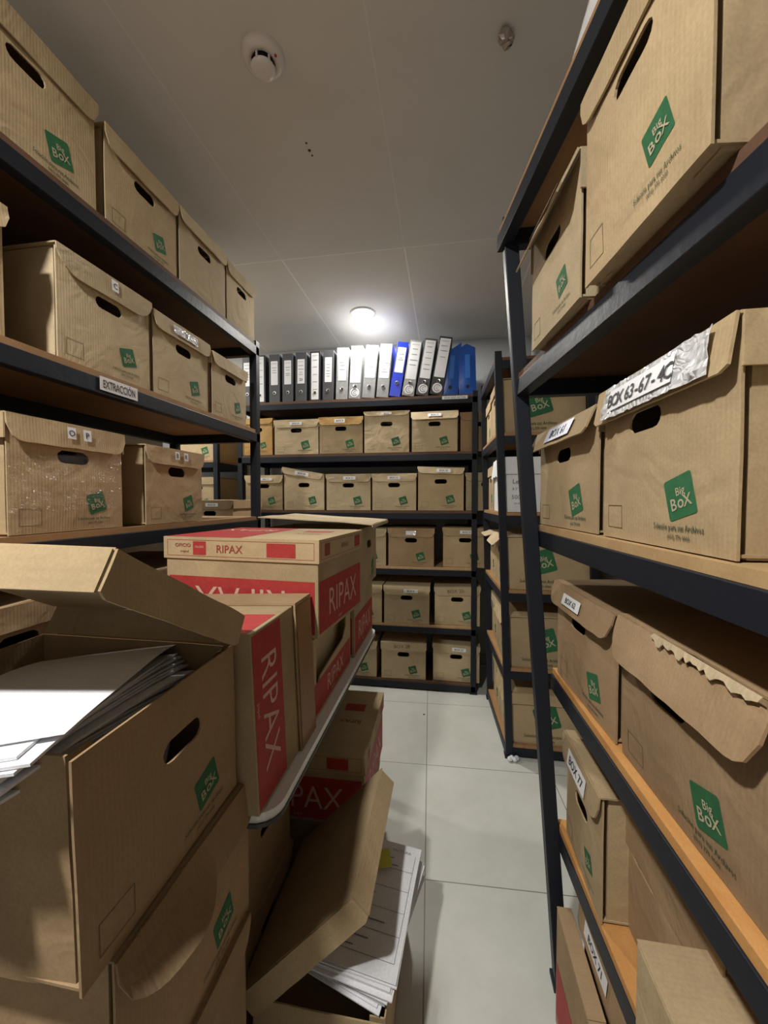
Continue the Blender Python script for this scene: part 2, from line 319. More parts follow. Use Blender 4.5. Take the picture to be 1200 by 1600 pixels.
ARCH_N = 0
def archive_box(label, loc, rz, W=0.31, H=0.265, D=0.40, mat='kraft', lidmat=None, group=None, sticker=None, hand=None,
                sideband=False, flap=0.055, flare=0.0, roll=0.0, lift=0.0, sidelogo=False, lidmatrix=None, torn=False,
                open_top=False, amp=0.003, round_r=0.035, logo=True, stickers2=None, tape=False, crumple=False, lid=True,
                tilt=None, hole=(0.0, 0.70), hres=2, slot=False, curl=0.0, base_lean=0.0, noshift=False):
    """corrugated archive box: local front faces -y, base centre at the origin"""
    global ARCH_N; ARCH_N += 1; r = random.Random(100 + ARCH_N)
    t = thing('archive_box', label, 'box', loc, rz, group)
    if tilt: t.rotation_euler = (tilt[0], tilt[1], rz)
    sd = r.random() * 50
    def b(x, z):
        return amp * max(0, 1 - (2 * x / W) ** 2) * max(0, 1 - (2 * z / H - 1) ** 2) + 0.0012 * noise.noise(Vector((x * 14 + sd, z * 14, 1)))
    y0 = -D / 2
    mb = MB()
    # front panel with hand hole, concentric rings
    hw, hh = (0.05, 0.006) if slot else (0.042, 0.0155); hx, hz = hole[0], H * hole[1]
    n = 32; inner = []; outer = []
    angs = [2 * PI * i / n for i in range(n)]
    corners = [math.atan2(zz - hz, xx - hx) % (2 * PI) for xx, zz in ((W / 2, H), (-W / 2, H), (-W / 2, 0), (W / 2, 0))]
    for ca in corners:
        k = min(range(n), key=lambda i: abs((angs[i] - ca + PI) % (2 * PI) - PI)); angs[k] = ca
    for a in angs:
        c, s_ = math.cos(a), math.sin(a)
        # stadium
        e = hw - hh; 
        tt = 1e9
        if abs(s_) > 1e-6:
            q = hh / abs(s_)
            if abs(c * q) <= e: tt = q
        if tt > 1e8:
            sg = 1 if c > 0 else -1; A = 1; B = -2 * c * sg * e; Cc = e * e - hh * hh
            tt = (-B + math.sqrt(max(0, B * B - 4 * Cc))) / 2
        inner.append((hx + c * tt, hz + s_ * tt))
        q = min([(W / 2 - hx) / c if c > 1e-9 else 1e9, (-W / 2 - hx) / c if c < -1e-9 else 1e9,
                 (H - hz) / s_ if s_ > 1e-9 else 1e9, (-hz) / s_ if s_ < -1e-9 else 1e9])
        outer.append((hx + c * q, hz + s_ * q))
    R = 5; vs = []
    for k in range(R + 1):
        f = k / R
        for i in range(n):
            x = inner[i][0] * (1 - f) + outer[i][0] * f; z = inner[i][1] * (1 - f) + outer[i][1] * f
            vs.append((x, y0 - b(x, z), z))
    fs = [((k + 1) * n + i, (k + 1) * n + (i + 1) % n, k * n + (i + 1) % n, k * n + i) for k in range(R) for i in range(n)]
    mb.add(vs, fs)
    # shell behind the front panel
    xs = W / 2 - 0.003; g = 0.014; wob = lambda a, c: 0.0016 * noise.noise(Vector((a * 9 + sd, c * 9, 5)))
    mb.grid(5, 5, lambda u, v: (xs + wob(u, v) - (0.003 if u == 0 else 0), y0 + g + u * (D - g), v * H))
    mb.grid(5, 5, lambda u, v: (-xs + wob(v, u) + (0.003 if u == 1 else 0), D / 2 - u * (D - g), v * H))
    mb.grid(1, 1, lambda u, v: (xs - 2 * xs * u, D / 2, v * H))
    mb.grid(1, 1, lambda u, v: (-xs + 2 * xs * u, D / 2 - (D - 0.004) * v, 0.003))
    # folded tabs just inside the front corners
    for sg in (-1, 1):
        mb.grid(1, 4, lambda u, v: (sg * (xs - 0.004 - 0.035 * u), y0 + g + 0.004, v * H * 0.98))
    mb.build('body', mat, t, solid=0.0035, fixn=False)
    if logo:
        p = Print(front_fn(y0, W, H, b))
        s_ = 0.054 * W / 0.31
        green_logo(p, W * 0.21, H * 0.27, s_, res=hres); p.build('brand_logo', t)
        p = Print(front_fn(y0, W, H, b)); slogan(p, W * 0.19, H * 0.115, 0.10 * W / 0.31); p.build('slogan_print', t); p = Print(front_fn(y0, W, H, b))
        p.frame(-W * 0.43, H * 0.07, -W * 0.27, H * 0.22, 0.0011, 'thinink'); p.build('outline_print', t)
    if sidelogo:
        p = Print(right_fn(W / 2 - 0.001)); green_logo(p, -0.018, H * 0.54, 0.118, res=2); p.build('large_side_logo', t)
        p = Print(right_fn(W / 2 - 0.001)); slogan(p, -0.03, H * 0.17, 0.20); p.build('side_slogan', t)
    L = None
    if lid:
        lw = W + 0.010; ld = D + 0.010
        Mx = lidmatrix if lidmatrix is not None else (Matrix.Translation((0, D / 2, H + 0.002)) @ Matrix.Rotation(-lift, 4, 'X') @ Matrix.Rotation(roll, 4, 'Y') @ Matrix.Translation((0, -D / 2, 0)))
        mb = MB(); NN = 14
        rag = [0.0] * (NN + 1)
        if torn: rag = [0.0 if i < 5 else 0.006 + 0.02 * abs(noise.noise(Vector((i * 1.7, 3.3, 0)))) for i in range(NN + 1)]
        mb.grid(NN, 4, lambda u, v: Mx @ Vector((-lw / 2 + lw * u, -ld / 2 + ld * v + (rag[round(u * NN)] * 0.6 if v == 0 else 0), 0.003 + 0.0025 * noise.noise(Vector((u * 3 + sd, v * 3, 2))) - (0.002 if v == 0 else 0))))
        Fm = Mx @ Matrix.Translation((0, -ld / 2 - 0.002, 0.001)) @ Matrix.Rotation(-flare, 4, 'X')
        def prof(u):
            d = min(u, 1 - u) * lw; rr = round_r
            if d < rr: return max(0.25, (flap - rr + math.sqrt(max(0, rr * rr - (rr - d) ** 2))) / flap)
            return 1 + 0.03 * noise.noise(Vector((u * 7 + sd, 0, 9)))
        def ffn(u, v):
            top = -rag[round(u * 28) // 2] * 0.8 if torn and v == 0 else 0
            sag = 0.012 * max(0, u - .5) * v if torn else 0
            if curl: sag += curl * v * v * max(0, math.sin(PI * min(1, max(0, (u - .02) / .55))))
            return Fm @ Vector((-lw / 2 + lw * u, 0.002 * noise.noise(Vector((u * 4 + sd, v, 7))) - sag, top - flap * v * prof(u)))
        mb.grid(28, 3, lambda u, v: ffn(u, v))
        if torn:
            mt_ = MB(); mt_.grid(30, 1, lambda u, v: Fm @ Vector((-lw / 2 + lw * (.36 + .6 * u), -0.004 - .004 * v, 0.004 - v * (0.006 + 0.020 * abs(noise.noise(Vector((u * 13, 2.2, 0)))) * (1 if 0.05 < u < .95 else .2)))))
            mt_.build('torn_edge', 'kraft_light', t, solid=-0.001, fixn=False)
        if sideband:
            for sg in (-1, 1):
                mb.grid(6, 1, lambda u, v: Mx @ Vector((sg * lw / 2, -ld / 2 + 0.002 + ld * 0.97 * u, 0.001 - flap * 0.92 * v)))
        L = mb.build('lid', lidmat or mat, t, solid=-0.0035, fixn=False)
        fl = lambda u, v, d: tuple(Fm @ Vector((u, -d - 0.0045, v)))
        if sticker:
            txt, su, sw, sh = sticker[:4]; th = sticker[4] if len(sticker) > 4 else sh * 0.5
            p = Print(fl)
            if crumple:
                mbs = MB(); NX, NY = 26, 6
                jag = lambda u: 0.004 * noise.noise(Vector((u * 30, 1, 1)))
                mbs.grid(NX, NY, lambda u, v: Fm @ Vector((su - sw / 2 - .008 + (sw + .016) * u, -0.0055 - (0.0018 if 0.1 < u < 0.74 else 0.008) * abs(noise.noise(Vector((u * 11, v * 3, sd)))), -flap * 0.52 - sh / 2 - .004 + (sh + .008) * v + jag(u + v))))
                mbs.build('crumpled_tape', 'foil', L, solid=-0.0006, fixn=False, smooth=False)
                p.rect(su - sw * 0.43, -flap * 0.52 - sh * 0.36, su + sw * 0.28, -flap * 0.52 + sh * 0.38, 'label', 0.0042, nu=4)
                for q, uu in (('B', -.40), ('O', -.335), ('X', -.27), ('6', -.175), ('3', -.12), ('-', -.06), ('67', .025), ('-', .115), ('4', .185), ('C', .245)):
                    p.text(q, su + sw * uu, -flap * 0.52, th, 'black', 0.0052, bold=0.015)
            else:
                p.rrect(su, -flap * 0.5, sw, sh, 0.002, 0.0, sticker[5] if len(sticker) > 5 else 'label', 0.001)
                if txt: p.text(txt, su, -flap * 0.5, th, 'black', 0.0018, width=min(sw * 0.86, th * text_geo(txt)[2]), bold=0.012)
            p.build('label_sticker', L)
        if stickers2:
            for (txt, su) in stickers2:
                p = Print(fl); p.rect(su - .011, -flap * .62, su + .011, -flap * .14, 'label', 0.001)
                p.text(txt, su, -flap * 0.38, 0.015, 'black', 0.0018, bold=0.012); p.build('letter_sticker', L)
        if hand:
            p = Print(fl); p.text(hand, -0.0 + r.uniform(-.01, .02), -flap * 0.45, 0.024, 'marker', 0.001, bold=-0.005, rot=0.05); p.build('handwriting', L)
    if tape:
        for k, (za, zb, xa, xb) in enumerate(((0.45, 0.70, -0.5, 0.5), (0.18, 0.40, -0.5, 0.5), (0.70, 0.88, 0.02, 0.5))):
            mbs = MB(); mbs.grid(14, 4, lambda u, v: (W * (xa + (xb - xa) * u), y0 - b(W * (xa + (xb - xa) * u), H * (za + (zb - za) * v)) - 0.0018 - 0.0012 * abs(noise.noise(Vector((u * 9, v * 4, k)))), H * (za + (zb - za) * v) + 0.01 * u))
            mbs.build('clear_tape', 'cleartape', t, fixn=False, smooth=True)
    return t

# facing directions
FR, FL, FC = math.radians(90), math.radians(-90), 0.0     # front faces +x, -x, -y (the camera)
def lbox(y0, y1, z, label, x=-0.915, **k):                 # box in the left rack, front on plane x, spans y0..y1
    D = k.get('D', 0.40); k.setdefault('W', y1 - y0)
    return archive_box(label, (x - D / 2, (y0 + y1) / 2, z), FR + k.pop('turn', 0), **k)
def bbox(x0, x1, z, label, y=2.715, **k):
    D = k.get('D', 0.40); k.setdefault('W', x1 - x0); k.setdefault('mat', 'kraft_light')
    return archive_box(label, ((x0 + x1) / 2, y + D / 2, z), FC + k.pop('turn', 0), **k)
def rbox(pa, pb, z, label, W=None, off=0.0, **k):          # right rack: far front corner pa, near front corner pb
    D = k.get('D', 0.40); a = Vector(pa); b_ = Vector(pb); d = (b_ - a); ln = d.length; d.normalize(); back = Vector((-d.y, d.x))
    if back.x < 0: back = -back
    W = W or ln; c = a + d * ln / 2 + back * (D / 2 + off)
    return archive_box(label, (c.x, c.y, z), math.atan2(d.y, d.x), W=W, **k)

# ------------------------------------------------------------------ room shell
X0, X1, Y0, Y1 = -2.9, 0.86, -2.8, 3.24
struct('floor', MB().box(X0 - .1, Y0 - .1, -0.1, X1 + .1, Y1 + .1, 0), 'floor')
struct('ceiling', MB().box(X0 - .1, Y0 - .1, CEIL, X1 + .1, 2.02, CEIL + 0.1), 'ceiling')
c2 = struct('ceiling', MB().box(X0 - .1, 2.02, CEIL, X1 + .1, Y1 + .1, CEIL + 0.1), 'ceiling_far')
struct('wall_back', MB().box(X0 - .1, Y1, 0, X1 + .1, Y1 + .1, CEIL), 'wall')
struct('wall_front', MB().box(X0 - .1, Y0 - .1, 0, X1 + .1, Y0, CEIL), 'skirt')  # unseen wall in a darker tone, chosen to cut bounce behind the camera
struct('wall_left', MB().box(X0 - .1, Y0, 0, X0, Y1, CEIL), 'wall')
struct('wall_left', MB().box(-1.52, Y0, 0, -1.41, 1.84, CEIL), 'wall')  # invented partition, added to keep the gaps under the left shelves dark
struct('wall_left', MB().box(X0, 1.74, 0, -1.52, 1.84, CEIL), 'wall')  # return piece closing off the added partition
struct('wall_right', MB().box(X1, Y0, 0, X1 + .1, Y1, CEIL), 'wall')
struct('baseboard_back', MB().box(X0, Y1 - .012, 0, X1, Y1, 0.08), 'skirt')

# ceiling fittings
for (lx, ly, watt, lab) in LAMPS:
    t = thing('recessed_ceiling_lamp', lab, 'ceiling lamp', (lx, ly, CEIL), group='recessed ceiling lamps' if False else None)
    mb = MB(); n = 36
    prof = [(0.090, 0.0), (0.089, -0.004), (0.080, -0.008), (0.074, -0.008), (0.072, -0.002)]
    vs = [(r_ * math.cos(2 * PI * i / n), r_ * math.sin(2 * PI * i / n), z) for r_, z in prof for i in range(n)]
    mb.add(vs, [(k * n + i, k * n + (i + 1) % n, (k + 1) * n + (i + 1) % n, (k + 1) * n + i) for k in range(len(prof) - 1) for i in range(n)])
    mb.build('trim_ring', 'plastic_white', t, smooth=True)
    mb = MB(); prof = [(0.073, -0.0065), (0.066, -0.009), (0.045, -0.0105), (0.02, -0.011), (0.0005, -0.0112)]
    vs = [(r_ * math.cos(2 * PI * i / n), r_ * math.sin(2 * PI * i / n), z) for r_, z in prof for i in range(n)]
    mb.add(vs, [(k * n + i, k * n + (i + 1) % n, (k + 1) * n + (i + 1) % n, (k + 1) * n + i) for k in range(len(prof) - 1) for i in range(n)])
    mb.build('lens', 'lens', t, smooth=True)
    ld = bpy.data.lights.new('lamp_light', 'AREA'); ld.shape = 'DISK'; ld.size = 0.12; ld.energy = watt; ld.color = (1.0, 0.965, 0.895)
    lo = bpy.data.objects.new('lamp_light', ld); col.objects.link(lo); lo.parent = t; lo.location = (0, 0, -0.014)

t = thing('smoke_detector', 'round white smoke detector on the ceiling at upper left of the aisle', 'smoke detector', (-0.529, 1.10, CEIL)); t.scale = (1.15, 1.15, 1.1)
def lathe(prof, n=32):
    mb = MB(); vs = [(r_ * math.cos(2 * PI * i / n), r_ * math.sin(2 * PI * i / n), z) for r_, z in prof for i in range(n)]
    return mb.add(vs, [(k * n + i, k * n + (i + 1) % n, (k + 1) * n + (i + 1) % n, (k + 1) * n + i) for k in range(len(prof) - 1) for i in range(n)])
lathe([(0.052, 0), (0.052, -0.008), (0.050, -0.014), (0.040, -0.020), (0.030, -0.022), (0.029, -0.020)]).build('base', 'plastic_white', t, smooth=True)
lathe([(0.026, -0.018), (0.026, -0.020), (0.026, -0.020)]).build('vent_slot', 'black', t)
lathe([(0.030, -0.034), (0.028, -0.040), (0.018, -0.043), (0.0005, -0.044)]).build('cap', 'plastic_white', t, smooth=True)
lathe([(0.024, -0.018), (0.024, -0.036)]).build('dark_core', 'black', t)
for k in range(6):
    a = k * PI / 3 + 0.4; mb = MB(); mt = Matrix.Rotation(a, 4, 'Z'); mb.box(0.0265, -0.002, -0.038, 0.031, 0.002, -0.018, mat=mt); mb.build('rib', 'plastic_white', t)
mb = MB(); mb.cyl((0.038, -0.012, -0.023), 0.003, 0.003, n=10); mb.build('indicator_light', 'red', t)

mb = MB()
for k in range(7):
    a = rnd.uniform(0, 6.28); q = rnd.uniform(0.0, 0.018); cx, cy = q * math.cos(a), q * math.sin(a) * 1.5; rr = rnd.uniform(0.010, 0.018)
    mb.grid(6, 4, lambda u, v: (cx + rr * math.cos(2 * PI * u) * math.sin(PI * v), cy + rr * math.sin(2 * PI * u) * math.sin(PI * v), -0.012 + rr * 0.7 * math.cos(PI * v) + 0.006 * noise.noise(Vector((u * 6, v * 6, k)))))
o = mb.build('crumpled_foil', simple('crumpled silver foil', (0.42, 0.36, 0.32), 0.3, metal=0.7)); o.location = (0.160, 1.15, CEIL)
tag(o, 'crumpled scrap of silver foil plugged into the ceiling at upper right', 'foil')
for k, (dx, dy, r_) in enumerate(((0, 0, 0.0035), (0.001, 0.03, 0.0055), (0.004, 0.052, 0.0035))):
    mb = MB(); mb.cyl((0, 0, -0.0015), r_, 0.0015, n=12); o = mb.build('ceiling_hole', 'black'); o.location = (-0.504 + dx, 1.385 + dy, CEIL)
    tag(o, ['small drill hole in the ceiling, the one nearest the smoke detector', 'middle and largest of the three dark ceiling holes', 'small dark ceiling hole farthest from the smoke detector'][k], 'hole', 'screw holes in the ceiling')
mb = MB(); mb.cyl((0, 0, 0), 0.017, 0.5, n=16); mb.box(-0.022, -0.006, 0.05, 0.022, 0.02, 0.075)
o = mb.build('wall_conduit', 'pipe', smooth=False); o.location = (0.665, 3.21, 2.12)
tag(o, 'short white pipe running up the back wall beside the far right rack', 'pipe')

# ------------------------------------------------------------------ racks
def rack(label, fronts, ends, levels, depth_dir, depth, boards, posts_top, lower=0.0, name='metal_rack'):
    """fronts(z) -> (A, B) front points in plan; depth_dir -> unit vector to the back"""
    t = thing(name, label, 'shelving rack')
    dv = Vector(depth_dir)
    A0, B0 = fronts(0.0)
    t.location = ((A0[0] + B0[0]) / 2 + dv.x * depth / 2, (A0[1] + B0[1]) / 2 + dv.y * depth / 2, 0)
    off = Vector(t.location)
    def P(p, z, back=0.0): return Vector((p[0] + dv.x * back, p[1] + dv.y * back, z)) - off
    pw = 0.036
    for e in (0, 1):
        for bk in (0.0, depth):
            a = P(ends(0.0)[e], 0.006, bk + (0.018 if bk == 0 else -0.018)); b_ = P(ends(posts_top)[e], posts_top, bk + (0.018 if bk == 0 else -0.018))
            MB().bar(a, b_, pw, pw).build('post', 'steel', t, bevel=0.002)
            MB().box(a.x - .024, a.y - .024, 0, a.x + .024, a.y + .024, 0.012).build('foot', 'steel', t)
    for i, z in enumerate(levels):
        A, B = fronts(z); bt = 0.016
        A = Vector(A); B = Vector(B); ln = (B - A).normalized(); 
        # the board, seen edge on above its beam
        mb = MB(); q = [P(A + ln * .004, 0, .004), P(B - ln * .004, 0, .004), P(B - ln * .004, 0, depth - .004), P(A + ln * .004, 0, depth - .004)]
        vs = [(p.x, p.y, z - bt) for p in q] + [(p.x, p.y, z) for p in q]
        mb.add(vs, [(0, 3, 2, 1), (4, 5, 6, 7), (0, 1, 5, 4), (1, 2, 6, 5), (2, 3, 7, 6), (3, 0, 4, 7)])
        mb.build('shelf_board', boards[i] if isinstance(boards, (list, tuple)) else boards, t)
        for nm, bk in (('front_beam', 0.0), ('back_beam', depth - 0.03)):
            mb = MB(); h = 0.042; q = [P(A, 0, bk), P(B, 0, bk), P(B, 0, bk + 0.030), P(A, 0, bk + 0.030)]
            for (za, zb) in ((z - bt - h, z - bt - 0.0005),):
                vs = [(p.x, p.y, za) for p in q] + [(p.x, p.y, zb) for p in q]
                mb.add(vs, [(0, 3, 2, 1), (4, 5, 6, 7), (0, 1, 5, 4), (1, 2, 6, 5), (2, 3, 7, 6), (3, 0, 4, 7)])
            mb.build(nm, 'steel', t, bevel=0.0015)
        for e, pt in ((0, A), (1, B)):
            s_ = ln if e == 0 else -ln; mb = MB(); q = [P(pt, 0, .03), P(pt + s_ * .03, 0, .03), P(pt + s_ * .03, 0, depth - .03), P(pt, 0, depth - .03)]
            vs = [(p.x, p.y, z - bt - 0.042) for p in q] + [(p.x, p.y, z - bt - .0005) for p in q]
            mb.add(vs, [(0, 3, 2, 1), (4, 5, 6, 7), (0, 1, 5, 4), (1, 2, 6, 5), (2, 3, 7, 6), (3, 0, 4, 7)])
            mb.build('side_beam', 'steel', t, bevel=0.0015)
    return t
LZ = [2.09, 1.672, 1.253, 0.84, 0.42, 0.09]
lrack = rack('black steel rack along the left of the aisle with an EXTRACCIÓN strip', lambda z: ((-0.905, -0.75), (-0.905, 1.81)),
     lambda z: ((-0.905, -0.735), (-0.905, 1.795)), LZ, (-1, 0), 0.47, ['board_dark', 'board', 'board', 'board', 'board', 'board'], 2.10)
RZ = [2.06, 1.665, 1.265, 0.875, 0.455, 0.075]
RF = {2.06: (0.133, 0.395), 1.665: (0.178, 0.40), 1.265: (0.245, 0.335), 0.875: (0.285, 0.335), 0.455: (0.300, 0.39), 0.075: (0.315, 0.37), 0.0: (0.32, 0.37)}
def rf(z):
    a, b_ = RF[min(RF, key=lambda k: abs(k - z))]; return ((a, 1.115), (b_, -0.5))
def rend(z): return ((0.300 - 0.156 * z / 2.06, 1.10), (0.352 + 0.03 * z / 2.06, -0.485))
rack('black steel rack filling the right side, nearest, leaning post at its far end', rf, rend, RZ, (1, 0), 0.47,
     ['board', 'board_dark', 'board_tan', 'board_orange', 'board_orange', 'board'], 2.075)
R2Z = [2.055, 1.675, 1.27, 0.872, 0.468, 0.07]
def r2f(z): return ((0.222 + (2.07 - z) * 0.028, 2.69), (0.238 + (2.07 - z) * 0.036, 2.06))
rack('black steel rack on the right beyond the near rack, with big logo boxes', r2f,
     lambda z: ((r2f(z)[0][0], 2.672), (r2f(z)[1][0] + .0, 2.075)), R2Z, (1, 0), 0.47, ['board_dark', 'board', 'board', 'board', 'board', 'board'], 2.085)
BZ = [2.048, 1.665, 1.26, 0.868, 0.463, 0.068]
brack = rack('black steel rack across the far wall with ring binders on top', lambda z: ((-1.53, 2.705), (0.205, 2.705)),
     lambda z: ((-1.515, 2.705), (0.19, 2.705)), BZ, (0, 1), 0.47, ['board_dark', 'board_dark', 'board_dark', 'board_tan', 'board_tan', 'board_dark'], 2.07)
rack('black steel rack in the far left corner seen through the left shelves', lambda z: ((-2.75, 2.74), (-1.72, 2.74)),
     lambda z: ((-2.735, 2.74), (-1.735, 2.74)), [2.05, 1.64, 1.24, 0.84, 0.44, 0.07], (0, 1), 0.45, 'board', 2.07)

def strip(parent, fn, text, cu, cv, wd, ht, bgm='label', th=None, tm='black'):
    p = Print(fn); p.rect(cu - wd / 2, cv - ht / 2, cu + wd / 2, cv + ht / 2, bgm, 0.001)
    p.text(text, cu, cv, th or ht * 0.6, tm, 0.0018, width=wd * 0.84, bold=0.012); o = p.build('label_strip', parent); return o
# EXTRACCIÓN on the left rack's second beam (local frame of the rack is only translated)
lo_ = lrack.location
strip(lrack, lambda u, v, d: (-0.905 - lo_.x + d + 0.001, u - lo_.y, v), 'EXTRACCIÓN', 0.972, 1.642, 0.128, 0.036)
bo = brack.location
strip(brack, lambda u, v, d: (u - bo.x, 2.705 - bo.y - d - 0.001, v), '2018-2022 ACTAS', 0.055, 2.028, 0.17, 0.022, tm='grey_ink')

# ------------------------------------------------------------------ boxes: left rack
G1 = 'archive boxes on the left rack'
z = 2.092
lbox(0.58, 0.935, z, 'nearest archive box on the top shelf of the left rack, long ripped hand hole', H=0.285, W=0.345, mat='kraft', lidmat='kraft', group=G1, flap=0.06, x=-0.925)
lbox(0.96, 1.245, z, 'second archive box from the viewer on the left rack top shelf', H=0.262, group=G1, flap=0.06, flare=0.06, x=-0.925)
lbox(1.262, 1.548, z, 'third archive box from the viewer on the left rack top shelf', H=0.262, group=G1, mat='kraft_light', flap=0.05, logo=False, flare=0.10, x=-0.925)
lbox(1.562, 1.80, z, 'farthest archive box on the left rack top shelf, at the corner post', H=0.255, group=G1, mat='kraft_light', flap=0.05, logo=False, x=-0.925)
z = 1.674
lbox(0.39, 0.705, z, 'archive box cut off by the left edge on the second shelf of the left rack', H=0.275, group=G1, mat='kraft', flap=0.06, flare=0.2, x=-0.93)
lbox(0.822, 1.112, z, 'archive box with a tiny letter sticker on its lid, above the EXTRACCIÓN strip', H=0.272, group=G1, mat='kraft_light', flap=0.062, flare=0.05, stickers2=[('C', 0.01)], round_r=0.06, x=-0.925, turn=-0.02)
lbox(1.128, 1.418, z, 'archive box with shiny crumpled tape on its lid, second shelf of the left rack', H=0.262, group=G1, mat='kraft_light', sticker=('D', 0.0, 0.13, 0.028, 0.016, 'foil'), flap=0.055, flare=0.10, x=-0.925)
lbox(1.436, 1.698, z, 'smaller far archive box by the post on the second shelf of the left rack', H=0.245, group=G1, mat='kraft_light', flap=0.05, sideband=True, flare=0.08, x=-0.918)
z = 1.255
lbox(0.690, 0.985, z, 'archive box wrapped in clear packing tape with O P stickers, left rack third shelf', H=0.258, group=G1, mat='kraft', flap=0.058, stickers2=[('O', -0.012), ('P', 0.03)], tape=True, flare=0.05, amp=0.005, sideband=True)
lbox(1.075, 1.355, z, 'archive box with B R letter stickers on the left rack third shelf', H=0.245, group=G1, mat='kraft', flap=0.055, stickers2=[('B', -0.01), ('R', 0.035)], flare=0.03, lidmat='kraft')
for k, (ya, yb) in enumerate(((0.55, 0.86), (0.875, 1.185), (1.20, 1.51))):
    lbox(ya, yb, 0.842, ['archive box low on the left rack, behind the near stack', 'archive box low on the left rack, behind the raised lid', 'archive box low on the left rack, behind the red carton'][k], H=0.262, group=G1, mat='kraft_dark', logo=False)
# far left
GL = 'archive boxes in the far left corner'
for k in range(5):
    archive_box(['bottom archive box of the stack behind the left rack', 'second from bottom archive box of the stack behind the left rack', 'middle archive box of the stack behind the left rack',
                 'fourth archive box up in the stack behind the left rack', 'top archive box of the corner stack, with a BOX 24 sticker'][k],
                (-1.465, 2.44, 0.2665 * k), 0.0, W=0.31, H=0.262, D=0.38, mat='kraft' if k < 4 else 'kraft_dark', group=GL, sideband=True,
                sticker=('BOX 24', 0.02, 0.085, 0.022) if k == 4 else None)
for k, (xx, zz, lab) in enumerate(((-1.90, 1.642, 'archive box at the right end of the far left corner rack, upper shelf'), (-2.24, 1.642, 'archive box beside another on the far left corner rack, upper shelf'),
                                   (-1.90, 1.242, 'dim archive box on the middle shelf of the far left corner rack'))):
    archive_box(lab, (xx, 2.965, zz), 0.0, W=0.31, H=0.265, group=GL)

# ------------------------------------------------------------------ boxes: back rack
G2 = 'archive boxes on the back rack'
z = 1.667; H = 0.262
bbox(-1.500, -1.262, z, 'yellowish archive box at the left end of the back rack second shelf', H=H, group=G2, mat='kraft_yellow', flap=0.04)
bbox(-1.243, -0.910, z, 'archive box with a taped BOX 10 label, below the charcoal binders', H=0.245, group=G2, sticker=('BOX 10', -0.0, 0.095, 0.022), lidmat='kraft_light', sideband=True)
bbox(-0.902, -0.585, z, 'archive box with BOX 9 sticker on the back rack second shelf', H=0.25, group=G2, sticker=('BOX 9', -0.005, 0.078, 0.026), mat='kraft', lidmat='kraft_yellow', lift=0.01)
bbox(-0.572, -0.256, z, 'archive box with raised lid in the middle of the back rack second shelf', H=0.283, group=G2, sticker=('BOX 8', 0.0, 0.075, 0.014, 0.008), lidmat='kraft_light', flap=0.03)
bbox(-0.240, 0.070, z, 'archive box with skewed lid and BOX 11 sticker, below the white binders', H=0.270, group=G2, sticker=('BOX 11', -0.0, 0.09, 0.022), roll=-0.02, flap=0.058, flare=0.35, round_r=0.02, turn=0.02)
bbox(0.095, 0.385, z, 'partly hidden archive box at the right end of the back rack second shelf', H=0.262, D=0.38, y=2.74, group=G2, mat='kraft_dark', flap=0.055)
z = 1.262
bbox(-1.475, -1.186, z, 'archive box behind the corner post at the left of the back rack third shelf', H=0.25, group=G2, sticker=('BOX 13', 0.02, 0.10, 0.02), mat='kraft', lidmat='kraft_light')
bbox(-1.172, -0.868, z, 'archive box with lid propped open and sloping, back rack third shelf', H=0.258, group=G2, sticker=('BOX 20', 0.0, 0.105, 0.026), lidmat='kraft_light', lidmatrix=Matrix.Translation((-0.01, 0, 0.285)) @ Matrix.Rotation(0.17, 4, 'Y') , flap=0.045, sideband=True)
bbox(-0.850, -0.528, z, 'archive box with BOX 21 sticker on the back rack third shelf', H=0.253, group=G2, sticker=('BOX 21', 0.01, 0.09, 0.024))
bbox(-0.515, -0.206, z, 'archive box with BOX 12 sticker on the back rack third shelf', H=0.253, group=G2, sticker=('BOX 12', 0.0, 0.09, 0.024))
bbox(-0.192, 0.118, z, 'archive box with high tilted lid and BOX 18 sticker, back rack third shelf', H=0.285, group=G2, sticker=('BOX 18', 0.02, 0.095, 0.024), lidmat='kraft_light', roll=0.045, lift=0.02, flap=0.045, flare=0.15, mat='kraft')
bbox(0.134, 0.42, z, 'partly hidden archive box at the right end of the back rack third shelf', H=0.255, D=0.38, y=2.74, group=G2)
z = 0.870
bbox(-1.10, -0.80, z, 'archive box mostly hidden behind the cartons, back rack fourth shelf', H=0.25, group=G2)
bbox(-0.735, -0.418, z, 'archive box cut off by the cartons on the back rack fourth shelf', H=0.257, group=G2)
bbox(-0.400, -0.082, z, 'archive box with shiny tape scraps on its lid, back rack fourth shelf', H=0.262, group=G2, mat='kraft_dark', sticker=('', 0.0, 0.07, 0.03, 0.01, 'foil'), flap=0.06)
bbox(-0.010, 0.290, z, 'tapering archive box with BOX 19 sticker on the back rack fourth shelf', H=0.268, D=0.38, y=2.735, group=G2, sticker=('BOX 19', 0.01, 0.09, 0.024), turn=-0.05, mat='kraft')
z = 0.465
bbox(-0.765, -0.448, z, 'archive box mostly hidden by the table, back rack fifth shelf', H=0.262, group=G2)
bbox(-0.430, -0.112, z, 'water-stained archive box with BOX 4 sticker on the back rack fifth shelf', H=0.262, group=G2, sticker=('BOX 4', 0.03, 0.10, 0.026), flap=0.062)
bbox(-0.075, 0.232, z, 'archive box with handwritten BOX 25 on its lid, back rack fifth shelf', H=0.258, group=G2, hand='BOX 25-', lidmat='kraft_light', roll=-0.035, lift=0.02, flap=0.06, y=2.73, D=.38)
z = 0.070
bbox(-0.455, -0.142, z, 'archive box with handwritten BOX 28 on its pale lid, bottom shelf of back rack', H=0.250, group=G2, hand='BOX 28', lidmat='kraft_light', flap=0.058, round_r=0.01, turn=0.03, lift=0.02)
